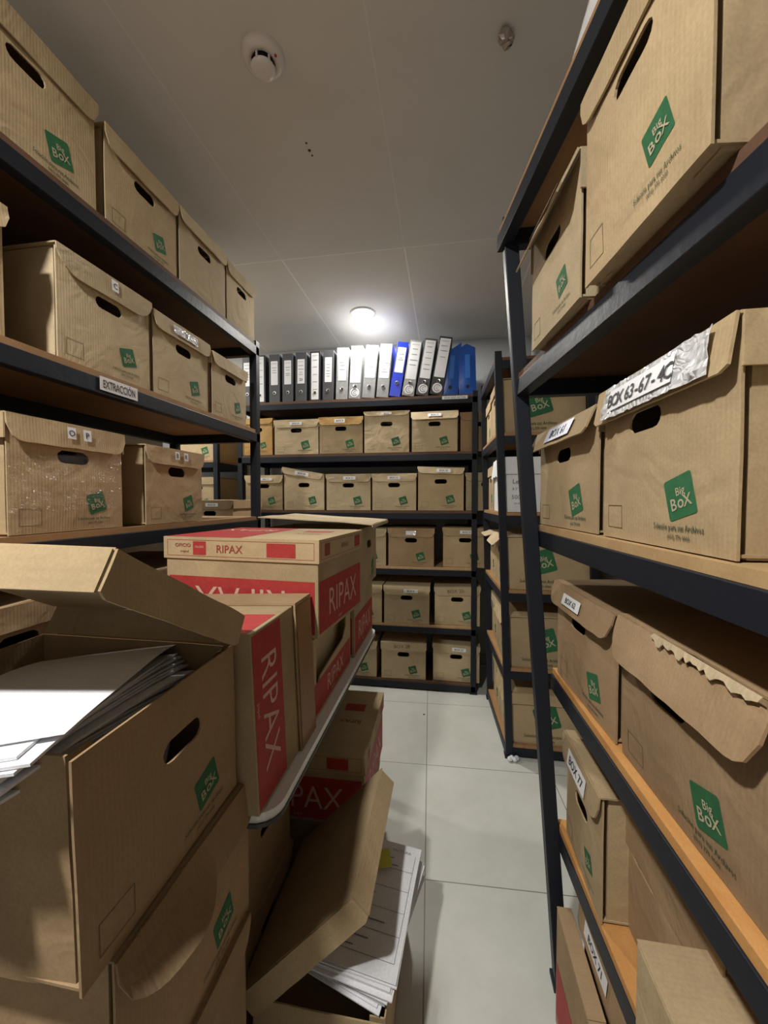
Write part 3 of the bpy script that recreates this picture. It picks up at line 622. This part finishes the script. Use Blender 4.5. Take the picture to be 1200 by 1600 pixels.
bbox(-0.085, 0.232, z, 'archive box with BOX 27 sticker on the bottom shelf of the back rack', H=0.250, group=G2, sticker=('BOX 27', 0.02, 0.095, 0.026), lidmat='kraft_light', roll=0.04, lift=0.015, flap=0.06, y=2.73, D=.38)
bbox(-0.80, -0.485, z, 'archive box behind the table leg on the bottom shelf of the back rack', H=0.250, group=G2)

# ------------------------------------------------------------------ boxes: rack 2 (right, far)
G3 = 'archive boxes on the far right rack'
def r2box(z, lab, near, **k):
    xn = r2f(z)[1][0] + 0.012; ya, yb = (2.385, 2.08) if near else (2.675, 2.395)
    return rbox((xn, ya), (xn, yb), z + 0.001, lab, D=0.425, group=G3, **k)
r2box(1.675, 'box with large green side logo on the upper shelf of the far right rack', True, H=0.27, sidelogo=True, flap=0.05, mat='kraft')
r2box(1.675, 'deeper box behind the one with the large logo, upper shelf of the far right rack', False, H=0.25)
r2box(0.872, 'box with a curled open flap and large logo, middle shelf of the far right rack', True, H=0.27, sidelogo=True, flap=0.07, flare=0.75, lidmat='kraft_light')
r2box(0.872, 'deeper box with lid flap sticking out, middle shelf of the far right rack', False, H=0.262, flap=0.06, flare=1.2, lidmat='kraft_light')
r2box(0.468, 'box with large side logo on the second shelf from the floor, far right rack', True, H=0.26, sidelogo=True, flap=0.05, flare=0.35, lidmat='kraft')
r2box(0.468, 'deeper box on the second shelf from the floor, far right rack', False, H=0.262, lidmat='kraft_light')
r2box(0.07, 'box with a lid band on the bottom shelf of the far right rack', True, H=0.258, sidelogo=True, sideband=True, flap=0.058, flare=0.3)
r2box(0.07, 'deeper box on the bottom shelf of the far right rack', False, H=0.262)
r2box(1.27, 'deeper tan box behind the white paper carton on the far right rack', False, H=0.262)
# white Legal paper carton
xn = r2f(1.27)[1][0] + 0.012
t = thing('paper_carton', 'white Legal 500 paper carton with ragged lid on the far right rack', 'carton', (xn + 0.215, 2.235, 1.271))
MB().box(-0.212, -0.152, 0, 0.212, 0.152, 0.255).build('body', 'white_card', t, bevel=0.002)
mb = MB(); mb.grid(10, 1, lambda u, v: (-0.205 + 0.42 * u, -0.158, 0.28 - 0.085 * v)); mb.grid(1, 1, lambda u, v: (0.215, -0.158 + 0.316 * u, 0.28 - 0.085 * v))
mb.grid(6, 1, lambda u, v: (-0.216 - 0.012 * v, 0.158 - 0.316 * u, 0.285 - (0.10 + 0.02 * noise.noise(Vector((u * 8, 1, 1)))) * v)); mb.grid(6, 4, lambda u, v: (-0.216 + 0.432 * u, -0.158 + 0.316 * v, 0.281 + 0.004 * noise.noise(Vector((u * 5, v * 5, 0)))))
mb.build('lid', 'white_card', t, solid=-0.003, fixn=False)
p = Print(lambda u, v, d: (u, -0.152 - d, v)); p.text('Legal', -0.125, 0.158, 0.024, 'grey_ink', bold=0.01); p.text('8.5" x 14"', -0.12, 0.12, 0.014, 'grey_ink'); p.text('500', -0.14, 0.078, 0.022, 'grey_ink'); p.text('20 lb  75 g', -0.12, 0.045, 0.010, 'grey_ink')
p.rrect(0.07, 0.13, 0.05, 0.05, 0.024, 0, 'grey_ink'); p.build('carton_print', t)

# ------------------------------------------------------------------ boxes: right rack (near)
G4 = 'archive boxes on the near right rack'
z = 1.667
rbox((0.190, 0.935), (0.217, 0.700), z, 'archive box with overhanging lid flap at the far end of the right rack, upper shelf', H=0.235, group=G4, flap=0.07, flare=0.45, sticker=('BOX 60', 0.02, 0.12, 0.04), mat='kraft_light', lidmat='kraft_light', sideband=True, round_r=0.01)
rbox((0.217, 0.670), (0.245, 0.425), z, 'large archive box high on the near right rack, its top out of the picture', H=0.285, W=0.252, group=G4, mat='kraft', flap=0.05, sideband=False, hole=(0.0, 0.74), amp=0.006)
z = 1.267
rbox((0.254, 1.120), (0.281, 0.785), z, 'archive box with a bluish taped label, beside the BOX 67 box', H=0.238, group=G4, flap=0.055, flare=0.42, sideband=True, sticker=('BOX 61', 0.02, 0.15, 0.036, 0.02, 'label_blue'), round_r=0.01, mat='kraft')
rbox((0.283, 0.762), (0.298, 0.456), z, 'archive box with a long crumpled taped label reading BOX 63 - 67 - 4C', H=0.252, group=G4, flap=0.060, flare=0.16, sideband=True, sticker=('BOX', 0.008, 0.238, 0.046, 0.021), crumple=True, round_r=0.006, mat='kraft', hole=(-0.02, 0.72), amp=0.004)
z = 0.877
rbox((0.293, 1.082), (0.313, 0.772), z, 'brown archive box with a torn curling BOX 62 label, near right rack below eye level', H=0.24, group=G4, mat='kraft_dark', flap=0.055, flare=0.25, sideband=False, sticker=('BOX 62', -0.02, 0.10, 0.026), hole=(-0.02, 0.70))
rbox((0.316, 0.752), (0.330, 0.440), z, 'large brown archive box with a ripped lid flap, near right rack below eye level', H=0.245, W=0.312, group=G4, mat='kraft_dark', flap=0.075, flare=0.22, torn=True, hole=(-0.02, 0.66), amp=0.006, logo=True)
z = 0.457
rbox((0.318, 1.07), (0.318, 0.84), z, 'archive box with a BOX 77 label at the far end of the low right shelf', H=0.265, group=G4, mat='kraft', sideband=False, flap=0.06, flare=0.12, sticker=('BOX 77', 0.0, 0.12, 0.04), hole=(0, .6))
rbox((0.372, 0.925), (0.378, 0.575), z, 'plain archive box with a thin slot handle set back on the low right shelf', H=0.275, W=0.35, group=G4, mat='kraft_dark', logo=False, slot=True, flap=0.10, round_r=0.005, hole=(-0.035, 0.60))
def plain_carton(label, loc, rz, W, D, H, mat='kraft', seam=True, name='carton', sticker=None, band=None):
    t = thing(name, label, 'carton', loc, rz)
    MB().box(-W / 2, -D / 2, 0, W / 2, D / 2, H - 0.003).build('body', mat, t, bevel=0.003)
    mb = MB(); mb.box(-W / 2, -D / 2, H - .003, -0.0006, D / 2, H); mb.box(0.0006, -D / 2, H - .003, W / 2, D / 2, H); mb.build('top_flap', mat, t, bevel=0.001)
    if sticker:
        p = Print(lambda u, v, d: (u, -D / 2 - d, v)); p.rect(-0.06 + sticker[1], sticker[2] - .02, .06 + sticker[1], sticker[2] + .02, 'label'); p.text(sticker[0], sticker[1], sticker[2], 0.022, 'black', bold=0.012); p.build('label_sticker', t)
    if band:
        p = Print(lambda u, v, d: (u, -D / 2 - d, v)); p.rect(-W * .48, H * .1, W * .48, H * .55, 'red'); p.build('red_band', t)
    return t
plain_carton('small plain closed carton standing on the low right shelf', (0.350, 0.478, 0.456), FL, 0.25, 0.145, 0.235, 'kraft')
G5 = None
rbox((0.338, 0.985), (0.345, 0.66), 0.077, 'brown box with a BOX 71 label under the low right shelf', H=0.30, D=.38, group=G4, mat='kraft_dark', logo=False, sticker=('BOX 71', -0.06, 0.12, 0.034), flap=0.08, flare=0.1, round_r=0.01)
t = plain_carton('low red banded carton pushed against the right rack foot on the floor', (0.300, 0.80, 0.0), FL, 0.44, 0.035, 0.30, 'kraft_dark', band=True)
# top shelf of the right rack
plain_carton('white carton on the very top of the near right rack', (0.42, 0.80, 2.061), FL, 0.16, 0.34, 0.17, 'white_card')
plain_carton('brown carton beside the white one on the very top of the near right rack', (0.43, 0.55, 2.061), FL, 0.27, 0.36, 0.24, 'kraft_dark')

# ------------------------------------------------------------------ binders
def binder(x, w_, h, lean, cov, style, label):
    D = 0.28; t = thing('ring_binder', label, 'binder', (x, 2.715 + D / 2, 2.049 + abs(math.sin(lean)) * w_ * 0.5), group='ring binders on the top shelf')
    t.rotation_euler = (0, lean, 0)
    y0 = -D / 2; hw = w_ / 2
    mb = MB(); mb.box(-hw, y0, 0, hw, y0 + 0.003, h); mb.box(-hw, y0 + .003, 0, -hw + 0.003, D / 2, h); mb.box(hw - .003, y0 + .003, 0, hw, D / 2, h)
    mb.build('cover', cov, t, bevel=0.001)
    MB().box(-hw + .006, y0 + 0.012, 0.006, hw - .010, D / 2 - .01, h - 0.07).build('pages', 'paper', t)
    p = Print(lambda u, v, d: (u, y0 - d, v))
    full = style.get('full'); lw_ = w_ * style.get('lw', 0.66) / 2
    z0, z1 = (h * 0.02, h * 0.97) if full else (h * style.get('z0', 0.36), h * style.get('z1', 0.86))
    p.rrect(0, (z0 + z1) / 2, lw_ * 2, z1 - z0, 0.004, 0, 'label_grey' if style.get('grey') else 'label')
    r = random.Random(int(x * 1000))
    p.text(style.get('head', 'ARCHIVO'), 0, z1 - 0.018, 0.007, 'grey_ink', width=lw_ * 1.4)
    for k in range(r.randint(3, 5)):
        zz = z1 - 0.045 - k * (z1 - z0 - .07) / 5 - r.uniform(0, .01); a = lw_ * r.uniform(.4, .75); p.rect(-a, zz, a, zz + 0.0035, 'grey_ink', 0.0012)
    if style.get('num'): p.text(style['num'], 0, z0 + 0.03, 0.018, 'black', bold=.01)
    p.build('spine_label', t)
    hz = h * style.get('hz', 0.19)
    mb = MB(); n = 20
    for r0, r1 in ((0.008, 0.0125),):
        vs = [(rr * math.cos(2 * PI * i / n), y0 - dd, hz + rr * math.sin(2 * PI * i / n)) for rr, dd in ((r0, .0018), (r1, .0024), (r1, 0)) for i in range(n)]
        mb.add(vs, [(k * n + i, k * n + (i + 1) % n, (k + 1) * n + (i + 1) % n, (k + 1) * n + i) for k in range(2) for i in range(n)])
    rg = mb.build('finger_ring', 'chrome', t)
    MB().cyl((0, y0 - 0.0016, hz), 0.0082, 0.001, axis=1).build('finger_hole', 'black', t)
    if style.get('brand'):
        p = Print(lambda u, v, d: (u, y0 - d, v)); rr = w_ * 0.40; cz = h * 0.115
        p.poly([(rr * math.cos(2 * PI * i / 24), cz + rr * math.sin(2 * PI * i / 24)) for i in range(24)], 'label')
        for i in range(20):
            a0, a1 = 0.6 + i * 0.25, 0.6 + (i + 1) * 0.25
            p.poly([(rr * .72 * math.cos(a0), cz + rr * .72 * math.sin(a0)), (rr * .72 * math.cos(a1), cz + rr * .72 * math.sin(a1)), (rr * .58 * math.cos(a1), cz + rr * .58 * math.sin(a1)), (rr * .58 * math.cos(a0), cz + rr * .58 * math.sin(a0))], 'grey_ink', 0.001)
        p.text('C', 0, cz, rr * 0.62, 'grey_ink', bold=-0.0); p.build('brand_disc', t)
    return t
M['label_grey'] = simple('off white label paper', (0.60, 0.62, 0.64), 0.45)
full = dict(full=True, lw=0.72, hz=0.16); std = dict(); tall = dict(z0=0.30, z1=0.97, lw=0.86, hz=0.20); br = dict(z0=0.30, z1=0.97, lw=0.86, hz=0.235, brand=True)
grey = dict(z0=0.36, z1=0.84, lw=0.72, hz=0.2, grey=True)
BL = [(-1.455, .078, .345, 0, 'binder', std, 'charcoal binder leftmost on the top shelf, behind the corner post'),
      (-1.352, .078, .345, 0, 'binder_black', full, 'black binder with full height white label just right of the corner post'),
      (-1.242, .080, .345, 0, 'binder', std, 'first charcoal binder right of the black one with a full height label'),
      (-1.140, .080, .345, .005, 'binder', std, 'second charcoal binder in the run of three with half height labels'),
      (-1.040, .082, .348, .01, 'binder', dict(num='23'), 'third charcoal binder, with large numbers low on its label'),
      (-0.935, .076, .348, .01, 'binder_black', full, 'black binder with full height label between charcoal binders'),
      (-0.838, .078, .350, .02, 'binder', std, 'last charcoal binder before the grey ones'),
      (-0.738, .084, .362, .03, 'binder_grey', grey, 'first grey binder beside the charcoal ones'),
      (-0.645, .084, .368, .06, 'binder_grey', br, 'grey binder with round C logo, leftmost of the logo binders'),
      (-0.545, .088, .365, .085, 'binder_grey', dict(z0=.38, z1=.80, lw=.8, hz=.22), 'grey binder between the two pale leaning ones'),
      (-0.445, .084, .368, .09, 'binder_grey', dict(z0=.36, z1=.84, lw=.8, hz=.20), 'leaning grey binder touching the blue binder on its left'),
      (-0.358, .076, .375, .165, 'binder_blue', dict(z0=.44, z1=.90, lw=.78, hz=.25), 'bright blue ring binder leaning among the grey ones'),
      (-0.265, .082, .380, .160, 'binder_grey', br, 'white topped logo binder leaning just right of the blue binder'),
      (-0.168, .082, .385, .165, 'binder', br, 'dark logo binder leaning, second from the blue file boxes'),
      (-0.072, .084, .392, .175, 'binder_black', br, 'black logo binder leaning against the blue file boxes')]
for a in BL: binder(*a)
# blue plastic magazine files
def blue_file(x, peak, lean, label):
    t = thing('magazine_file', label, 'file box', (x, 2.87, 2.049), group='blue file boxes on the top shelf'); t.rotation_euler = (0, lean, 0)
    w_, D, h = 0.116, 0.27, 0.315
    mb = MB(); hw = w_ / 2
    mb.grid(6, 8, lambda u, v: (-hw + w_ * u, -D / 2 - 0.006 * math.sin(PI * v) * math.sin(PI * u), (h + peak(u) * (v == 1)) * v))
    mb.grid(1, 6, lambda u, v: (hw, -D / 2 + D * u, (h + 0.03 * u + (peak(1) if u == 0 else 0)) * v)); mb.grid(1, 6, lambda u, v: (-hw, D / 2 - D * u, (h + 0.03 * (1 - u) + (peak(0) if u == 1 else 0)) * v))
    mb.grid(1, 1, lambda u, v: (hw - w_ * u, D / 2, (h + .03) * v)); mb.grid(1, 1, lambda u, v: (-hw + w_ * u, D / 2 - D * v, 0.002))
    mb.build('sleeve', 'blue_plastic', t, solid=0.0025, fixn=False)
    MB().box(-hw * .2, -D / 2 - .010, .11, hw * .35, -D / 2 - .006, .27).build('spine_pocket', 'blue_plastic_light', t, bevel=.001)
    MB().cyl((0, -D / 2 - 0.0085, 0.055), 0.012, 0.001, axis=1).build('finger_hole', 'black', t)
    MB().box(-hw + .008, -D / 2 + .03, .004, hw - .008, D / 2 - .01, .26).build('papers', 'paper', t)
blue_file(0.020, lambda u: 0.045 * max(0, (u - .45) / .55), 0.06, 'blue plastic file box with a tall pointed corner')
blue_file(0.142, lambda u: 0.030 * (1 - abs(2 * u - 1)), -0.03, 'blue plastic file box with a ridge top at the right end of the binders')

# ------------------------------------------------------------------ table with RIPAX cartons
t = thing('side_table', 'narrow white topped table in the aisle, loaded with red and brown cartons', 'table', (-0.62, 1.23, 0))
pts = []; x0, x1, y0_, y1_ = -0.26, 0.303, -0.555, 0.55; rr = 0.05
for (cx, cy, a0) in ((x1 - rr, y1_ - rr, 0), (x0 + rr, y1_ - rr, 90), (x0 + rr, y0_ + rr, 180), (x1 - rr, y0_ + rr, 270)):
    for k in range(6):
        a = math.radians(a0 + 18 * k); pts.append((cx + rr * math.cos(a), cy + rr * math.sin(a)))
MB().prism(pts, 2, 0.717, 0.735).build('table_top', 'white', t)
pts2 = [(x * 1.006, y * 1.006) for x, y in pts]
MB().prism(pts2, 2, 0.709, 0.7168).build('dark_underside', 'table_edge', t)
for lx in (x0 + .05, x1 - .05):
    for ly in (y0_ + 0.08, y1_ - .03):
        if ly < 0 and lx > 0: lx = 0.150
        MB().box(lx - .02, ly - .02, 0, lx + .02, ly + .02, 0.709).build('leg', 'wood', t, bevel=.003)

def ripax(label, loc, rz, W=0.46, D=0.35, H=0.26, lid_h=0.062, rot=None, torn=False, inv=False, closed=True, sidetext=True, mat='kraft', band_h=(0.010, 0.150)):
    """paper carton: lid with outline and small prints, red name panel on each side"""
    t = thing('paper_carton', label, 'carton', loc, rz, 'RIPAX paper cartons', rot=rot)
    th = 0.004; hw, hd = W / 2, D / 2
    if torn:
        mb = MB(); g = 0.004
        mb.box(-hw, -hd, 0, hw, -hd + g, H - .02); mb.box(-hw, hd - g, 0, hw, hd, H - .02); mb.box(-hw, -hd + g, 0, -hw + g, hd - g, H - .02); mb.box(-hw + g, -hd + g, 0, hw - g, hd - g, g)
        mb.prism([(-hd + g, 0), (hd - g, 0), (hd - g, H - .02), (hd - .055, H - .02), (hd - .062, .155), (hd - .10, .125), (-hd + .06, .105), (-hd + .022, .08), (-hd + .02, H - .02), (-hd + g, H - .02)], 0, hw - g, hw)
        mb.build('body', mat, t)
        MB().box(-hw + .02, -hd + .02, .005, hw - .035, hd - .02, .19).build('paper_reams', 'kraft_light', t)
    else:
        MB().box(-hw, -hd, 0, hw, hd, H - .004).build('body', mat, t, bevel=0.002)
    b0, b1 = band_h if not torn else (0.010, 0.098)
    for nm, fn, hl in (('front', lambda u, v, d: (u, -hd - d, v), hw), ('right', lambda u, v, d: (hw + d, u, v), hd), ('left', lambda u, v, d: (-hw - d, -u, v), hd)):
        p = Print(fn); p.rect(-hl * .96, b0, hl * .96, b1, 'red')
        h_ = (b1 - b0) * .56; rot_ = PI if (inv and nm == 'front') else 0
        if sidetext or nm != 'left': p.text('RIPAX', 0 if nm == 'front' else .01, (b0 + b1) / 2 + .004, h_, 'pinkish', rot=rot_, width=min(1.3 * hl, h_ * 3.6), bold=-0.004, res=3)
        p.text('papel', -hl * .12, b0 + .014, .010, 'pinkish', rot=rot_); p.build('red_name_panel', t)
    if closed:
        e = 0.005; l0 = H - lid_h
        mb = MB(); mb.box(-hw - e, -hd - e, H - .0035, hw + e, hd + e, H)
        mb.box(-hw - e, -hd - e, l0, hw + e, -hd - e + .003, H - .0035); mb.box(-hw - e, hd + e - .003, l0, hw + e, hd + e, H - .0035)
        mb.box(-hw - e, -hd - e + .003, l0, -hw - e + .003, hd + e - .003, H - .0035); mb.box(hw + e - .003, -hd - e + .003, l0, hw + e, hd + e - .003, H - .0035)
        mb.build('lid', mat, t)
        m_ = 0.008
        p = Print(lambda u, v, d: (u, -hd - e - d, v)); p.frame(-hw + m_, l0 + m_, hw - m_, H - m_, .0012, 'redline')
        c = (l0 + H) / 2; p.text('OFICIO', -hw * .74, c + .008, .010, 'redline', width=.052, bold=0.01); p.text('original', -hw * .72, c - .009, .007, 'redline')
        p.rect(-hw * .60, c - .019, -hw * .42, c + .019, 'red'); p.text('10x500', -hw * .51, c + .004, .007, 'pinkish')
        p.text('RIPAX', -hw * .10, c, .022, 'redline', width=.082, bold=.01, res=3); p.rect(hw * .38, c - .019, hw * .74, c + .019, 'red'); p.build('lid_print', t)
        p = Print(lambda u, v, d: (hw + e + d, u, v)); p.frame(-hd + m_, l0 + m_, hd - m_, H - m_, .0012, 'redline')
        p.rect(-hd * .82, c - .016, -hd * .62, c + .018, 'redline'); p.text('RIPAX', hd * .05, c, .016, 'redline', width=.060); p.rect(hd * .55, c - .018, hd * .85, c + .018, 'red'); p.build('lid_print', t)
        p = Print(top_fn(H)); p.rect(-hw, -hd, -hw * -.02, hd, 'red'); p.text('RIPAX', -hw * .52, hd * .35, .06, 'pinkish', width=.19, rot=PI, bold=.01)
        p.text('RIPAX', hw * .55, -hd * .1, .022, 'redline', rot=PI); p.rect(hw * .35, hd * .25, hw * .75, hd * .5, 'red'); p.build('top_print', t)
    return t
TZ = 0.7355
rA = ripax('red and brown carton lying on its end nearest the viewer, name running down its side', (0, 0, 0), 0, W=0.345, D=0.42, H=0.285, closed=False, sidetext=False, band_h=(0.003, 0.128))
# local x -> -Z, y -> -X, z -> +Y
rA.matrix_world = Matrix.Translation((-0.342, 0, TZ)) @ Matrix.Rotation(math.radians(-2.5), 4, 'Y') @ Matrix.Translation((0.342, 0, -TZ + 0.001)) @ Matrix(((0, -1, 0, -0.342 - 0.21), (0, 0, 1, 0.668), (-1, 0, 0, TZ + 0.1735), (0, 0, 0, 1))) @ Matrix.Rotation(0.0, 4, 'Z')
# its brown lid, slipped over the far end
hw, hd, l0, H_ = 0.1725, 0.21, 0.198, 0.300
mb = MB(); e = 0.0008
for (a, b_, c, d, f, g) in ((-hw - .001, -hd - .008, l0, hw + .001, -hd - .003, H_), (-hw - .006, -hd - .008, l0, -hw - .001, hd + .004, H_), (-hw - .001, hd, l0, hw + .001, hd + .004, H_), (hw - .006, -hd - .003, H_ - .004, hw - .001, hd, H_ - .0005)):
    mb.box(a, b_, c, d, f, g)
mb.box(-hw - .001, -hd - .003, H_ - .004, hw - .006, hd, H_)
mb.build('lid', 'kraft_dark', rA)
mb = MB(); mb.grid(10, 6, lambda u, v: (-hw + .004 + 2 * (hw - .004) * u, -hd - .0095 - .0008 * abs(noise.noise(Vector((u * 9, v * 5, 0)))), l0 + .003 + (H_ - l0 - .012) * v)); mb.build('brown_tape', 'brown_tape', rA, fixn=False)
ripax('open torn carton at the bottom of the stack on the table', (-0.345 - 0.23, 1.180, TZ), 0.0, W=0.46, D=0.40, H=0.245, torn=True, closed=False)
ripax('closed RIPAX carton with a red panelled lid on top of the stack on the table', (-0.550, 1.180, 0.9650), -0.09, W=0.475, D=0.365, H=0.262, inv=True)
ripax('carton at the far end of the table below an archive box', (-0.345 - 0.225, 1.605, TZ), 0.0, W=0.46, D=0.36, H=0.245, closed=False)
archive_box('pale archive box with its lid spread open, on the far carton on the table', (-0.320 - 0.2, 1.605, 0.9815), FR, W=0.34, H=0.24, D=0.40, mat='kraft', lidmat='kraft_light',
            lidmatrix=Matrix.Translation((0.035, -0.015, 0.268)) @ Matrix.Rotation(0.05, 4, 'X') @ Matrix.Scale(1.12, 4), flap=0.012, sideband=False, round_r=0.004)

# ------------------------------------------------------------------ near stack of archive boxes, left foreground
G6 = 'archive boxes stacked at the near left'
HX = -0.380
def nstack(z, label, **k):
    D = 0.40; W = k.pop('W', 0.31); dy = k.pop('dy', 0)
    return archive_box(label, (HX - D / 2 + k.pop('dx', 0), 0.495 + dy, z), FR + k.pop('turn', 0), W=W, D=D, H=0.262, group=G6, **k)
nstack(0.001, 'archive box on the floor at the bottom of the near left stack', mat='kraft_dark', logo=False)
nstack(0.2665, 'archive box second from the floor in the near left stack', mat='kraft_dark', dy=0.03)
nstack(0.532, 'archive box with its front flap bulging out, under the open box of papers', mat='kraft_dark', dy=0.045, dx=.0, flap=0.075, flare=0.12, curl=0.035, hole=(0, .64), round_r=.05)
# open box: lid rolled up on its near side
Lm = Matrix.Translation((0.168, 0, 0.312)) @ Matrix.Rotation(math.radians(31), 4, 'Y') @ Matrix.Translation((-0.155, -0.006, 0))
nstack(0.803, 'open archive box crammed with loose papers, lid tipped up, left foreground', mat='kraft_dark', lidmat='kraft', lidmatrix=Lm, sideband=True, flap=0.055, round_r=0.006, amp=0.004, hole=(0.012, .68), tilt=(0, -0.025), dy=0.005)  # body darkened with browner board, standing in for the viewer's shadow

def paper_stack(label, loc, rz, n, size, fan, tilt, droop, printed=False, spread=0.012, seed=1, thick=0.0035, name='paper_stack'):
    r = random.Random(seed); t = thing(name, label, 'papers', loc, rz); t.rotation_euler = (tilt[0], tilt[1], rz)
    w_, l_ = size
    for k in range(n):
        a = fan * (k / n - .5) + r.uniform(-.02, .02); dx, dy = r.uniform(-spread, spread), r.uniform(-spread, spread)
        Mx = Matrix.Translation((dx, dy, k * thick * 1.35)) @ Matrix.Rotation(a, 4, 'Z'); ph = r.random() * 3; cr = r.uniform(.5, 1)
        mb = MB(); mb.grid(8, 10, lambda u, v: Mx @ Vector((w_ * (u - .5), l_ * (v - .5), 0 - droop * (max(0, abs(2 * v - 1) - .2) ** 2) * 0.8 + (0.003 * cr * math.sin(6 * v + ph) if k == n - 1 else 0.0))))
        mb.build('sheet', 'paper', t, solid=thick * (.9 if k < n - 1 else .15), fixn=False, smooth=False)
        if printed and k == n - 1:
            zf = lambda u, v: -droop * (max(0, abs(2 * (v / l_ + .5) - 1) - .2) ** 2) * 0.8 + 0.003 * cr * math.sin(6 * (v / l_ + .5) + ph)
            p = Print(lambda u, v, d: tuple(Mx @ Vector((u, v, zf(u, v) + d))))
            for q in range(5): p.rect(-w_ * .44, -l_ * .40 + q * l_ * .16, w_ * .44, -l_ * .40 + q * l_ * .16 + .0012, 'grey_ink', .001)
            for q in range(8): p.rect(w_ * .44, -l_ * .40 + q * l_ * .1, w_ * .445, -l_ * .40 + (q + 1) * l_ * .1, 'grey_ink', .001)
            for q in range(12):
                a_ = -w_ * .40 + r.uniform(0, .05); vv = -l_ * .37 + q * l_ * .064; p.rect(a_, vv, a_ + r.uniform(.03, .10), vv + .0028, 'grey_ink', .001)
            p.text('FACTURA', w_ * .25, l_ * .42, .009, 'grey_ink', .001); p.build('form_print', t)
    return t
paper_stack('loose heap of white papers spilling out of the open box in the left foreground', (-0.555, 0.450, 1.005), 0.10, 15, (0.235, 0.34), 0.55, (-0.06, -0.10), 0.015, spread=.014, seed=5)
paper_stack('upright wad of papers at the back of the open box in the left foreground', (-0.60, 0.565, 0.875), 0.0, 9, (0.28, 0.15), 0.0, (math.radians(70), 0, 0), 0.0, spread=.004, seed=9)

# ------------------------------------------------------------------ under and beside the table
ripax('carton in shadow under the table edge, on top of a floor box', (-0.262 - 0.20, 1.42, 0.2685), 0.02, W=0.40, D=0.42, H=0.235)
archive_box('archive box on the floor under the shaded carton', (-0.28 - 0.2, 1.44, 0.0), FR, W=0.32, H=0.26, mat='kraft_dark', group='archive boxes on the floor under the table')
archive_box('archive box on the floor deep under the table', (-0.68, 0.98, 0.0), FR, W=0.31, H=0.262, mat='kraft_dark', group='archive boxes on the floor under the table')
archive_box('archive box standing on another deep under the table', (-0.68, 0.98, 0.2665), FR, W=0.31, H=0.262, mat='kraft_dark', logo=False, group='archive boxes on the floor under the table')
Lm2 = Matrix.Translation((0.080, 0.0, 0.475)) @ Matrix.Rotation(math.radians(-46), 4, 'Y') @ Matrix.Scale(1.2, 4, (1, 0, 0)) @ Matrix.Translation((-0.16, 0, 0))
archive_box('archive box on the floor with its lid propped up on edge over white papers', (-0.275, 1.0, 0.0), FC, W=0.31, H=0.195, D=0.40, mat='kraft', lidmat='kraft', group='archive boxes on the floor under the table',
            lidmatrix=Lm2, sideband=True, flap=0.055, round_r=0.006)
paper_stack('fanned stack of printed forms sliding out from under the propped lid on the floor box', (-0.205, 1.005, 0.215), -0.16, 12, (0.22, 0.34), 0.16, (0.02, 0.04), 0.012, printed=True, spread=.008, seed=3)
mb = MB(); mb.box(-.02, -.03, 0, .02, .03, .001); o = mb.build('sticky_note', 'yellow'); o.location = (-0.175, 1.10, 0.283); o.rotation_euler = (0, 0, .3)
tag(o, 'yellow sticky note on the printed forms by the floor', 'note')
# scrap by the foot of the far right rack
mb = MB()
for k in range(4):
    cx, cy, rr = (k - 1.5) * .012, (k % 2) * .012, .014
    mb.grid(7, 5, lambda u, v: (cx + rr * math.cos(2 * PI * u) * math.sin(PI * v) * (1 + .4 * noise.noise(Vector((u * 5, v * 5, k)))), cy + rr * math.sin(2 * PI * u) * math.sin(PI * v), .013 + rr * .9 * math.cos(PI * v)))
o = mb.build('crumpled_tape_scrap', 'foil'); o.location = (0.345, 2.03, 0.0); tag(o, 'wad of crumpled clear tape at the foot of the far right rack', 'scrap')
mb = MB(); mb.cyl((0, 0, 0), 0.006, 0.002, n=10); o = mb.build('floor_speck', 'black'); o.location = (-0.13, 2.40, 0.0); tag(o, 'tiny dark speck of debris on the far floor tiles', 'debris')
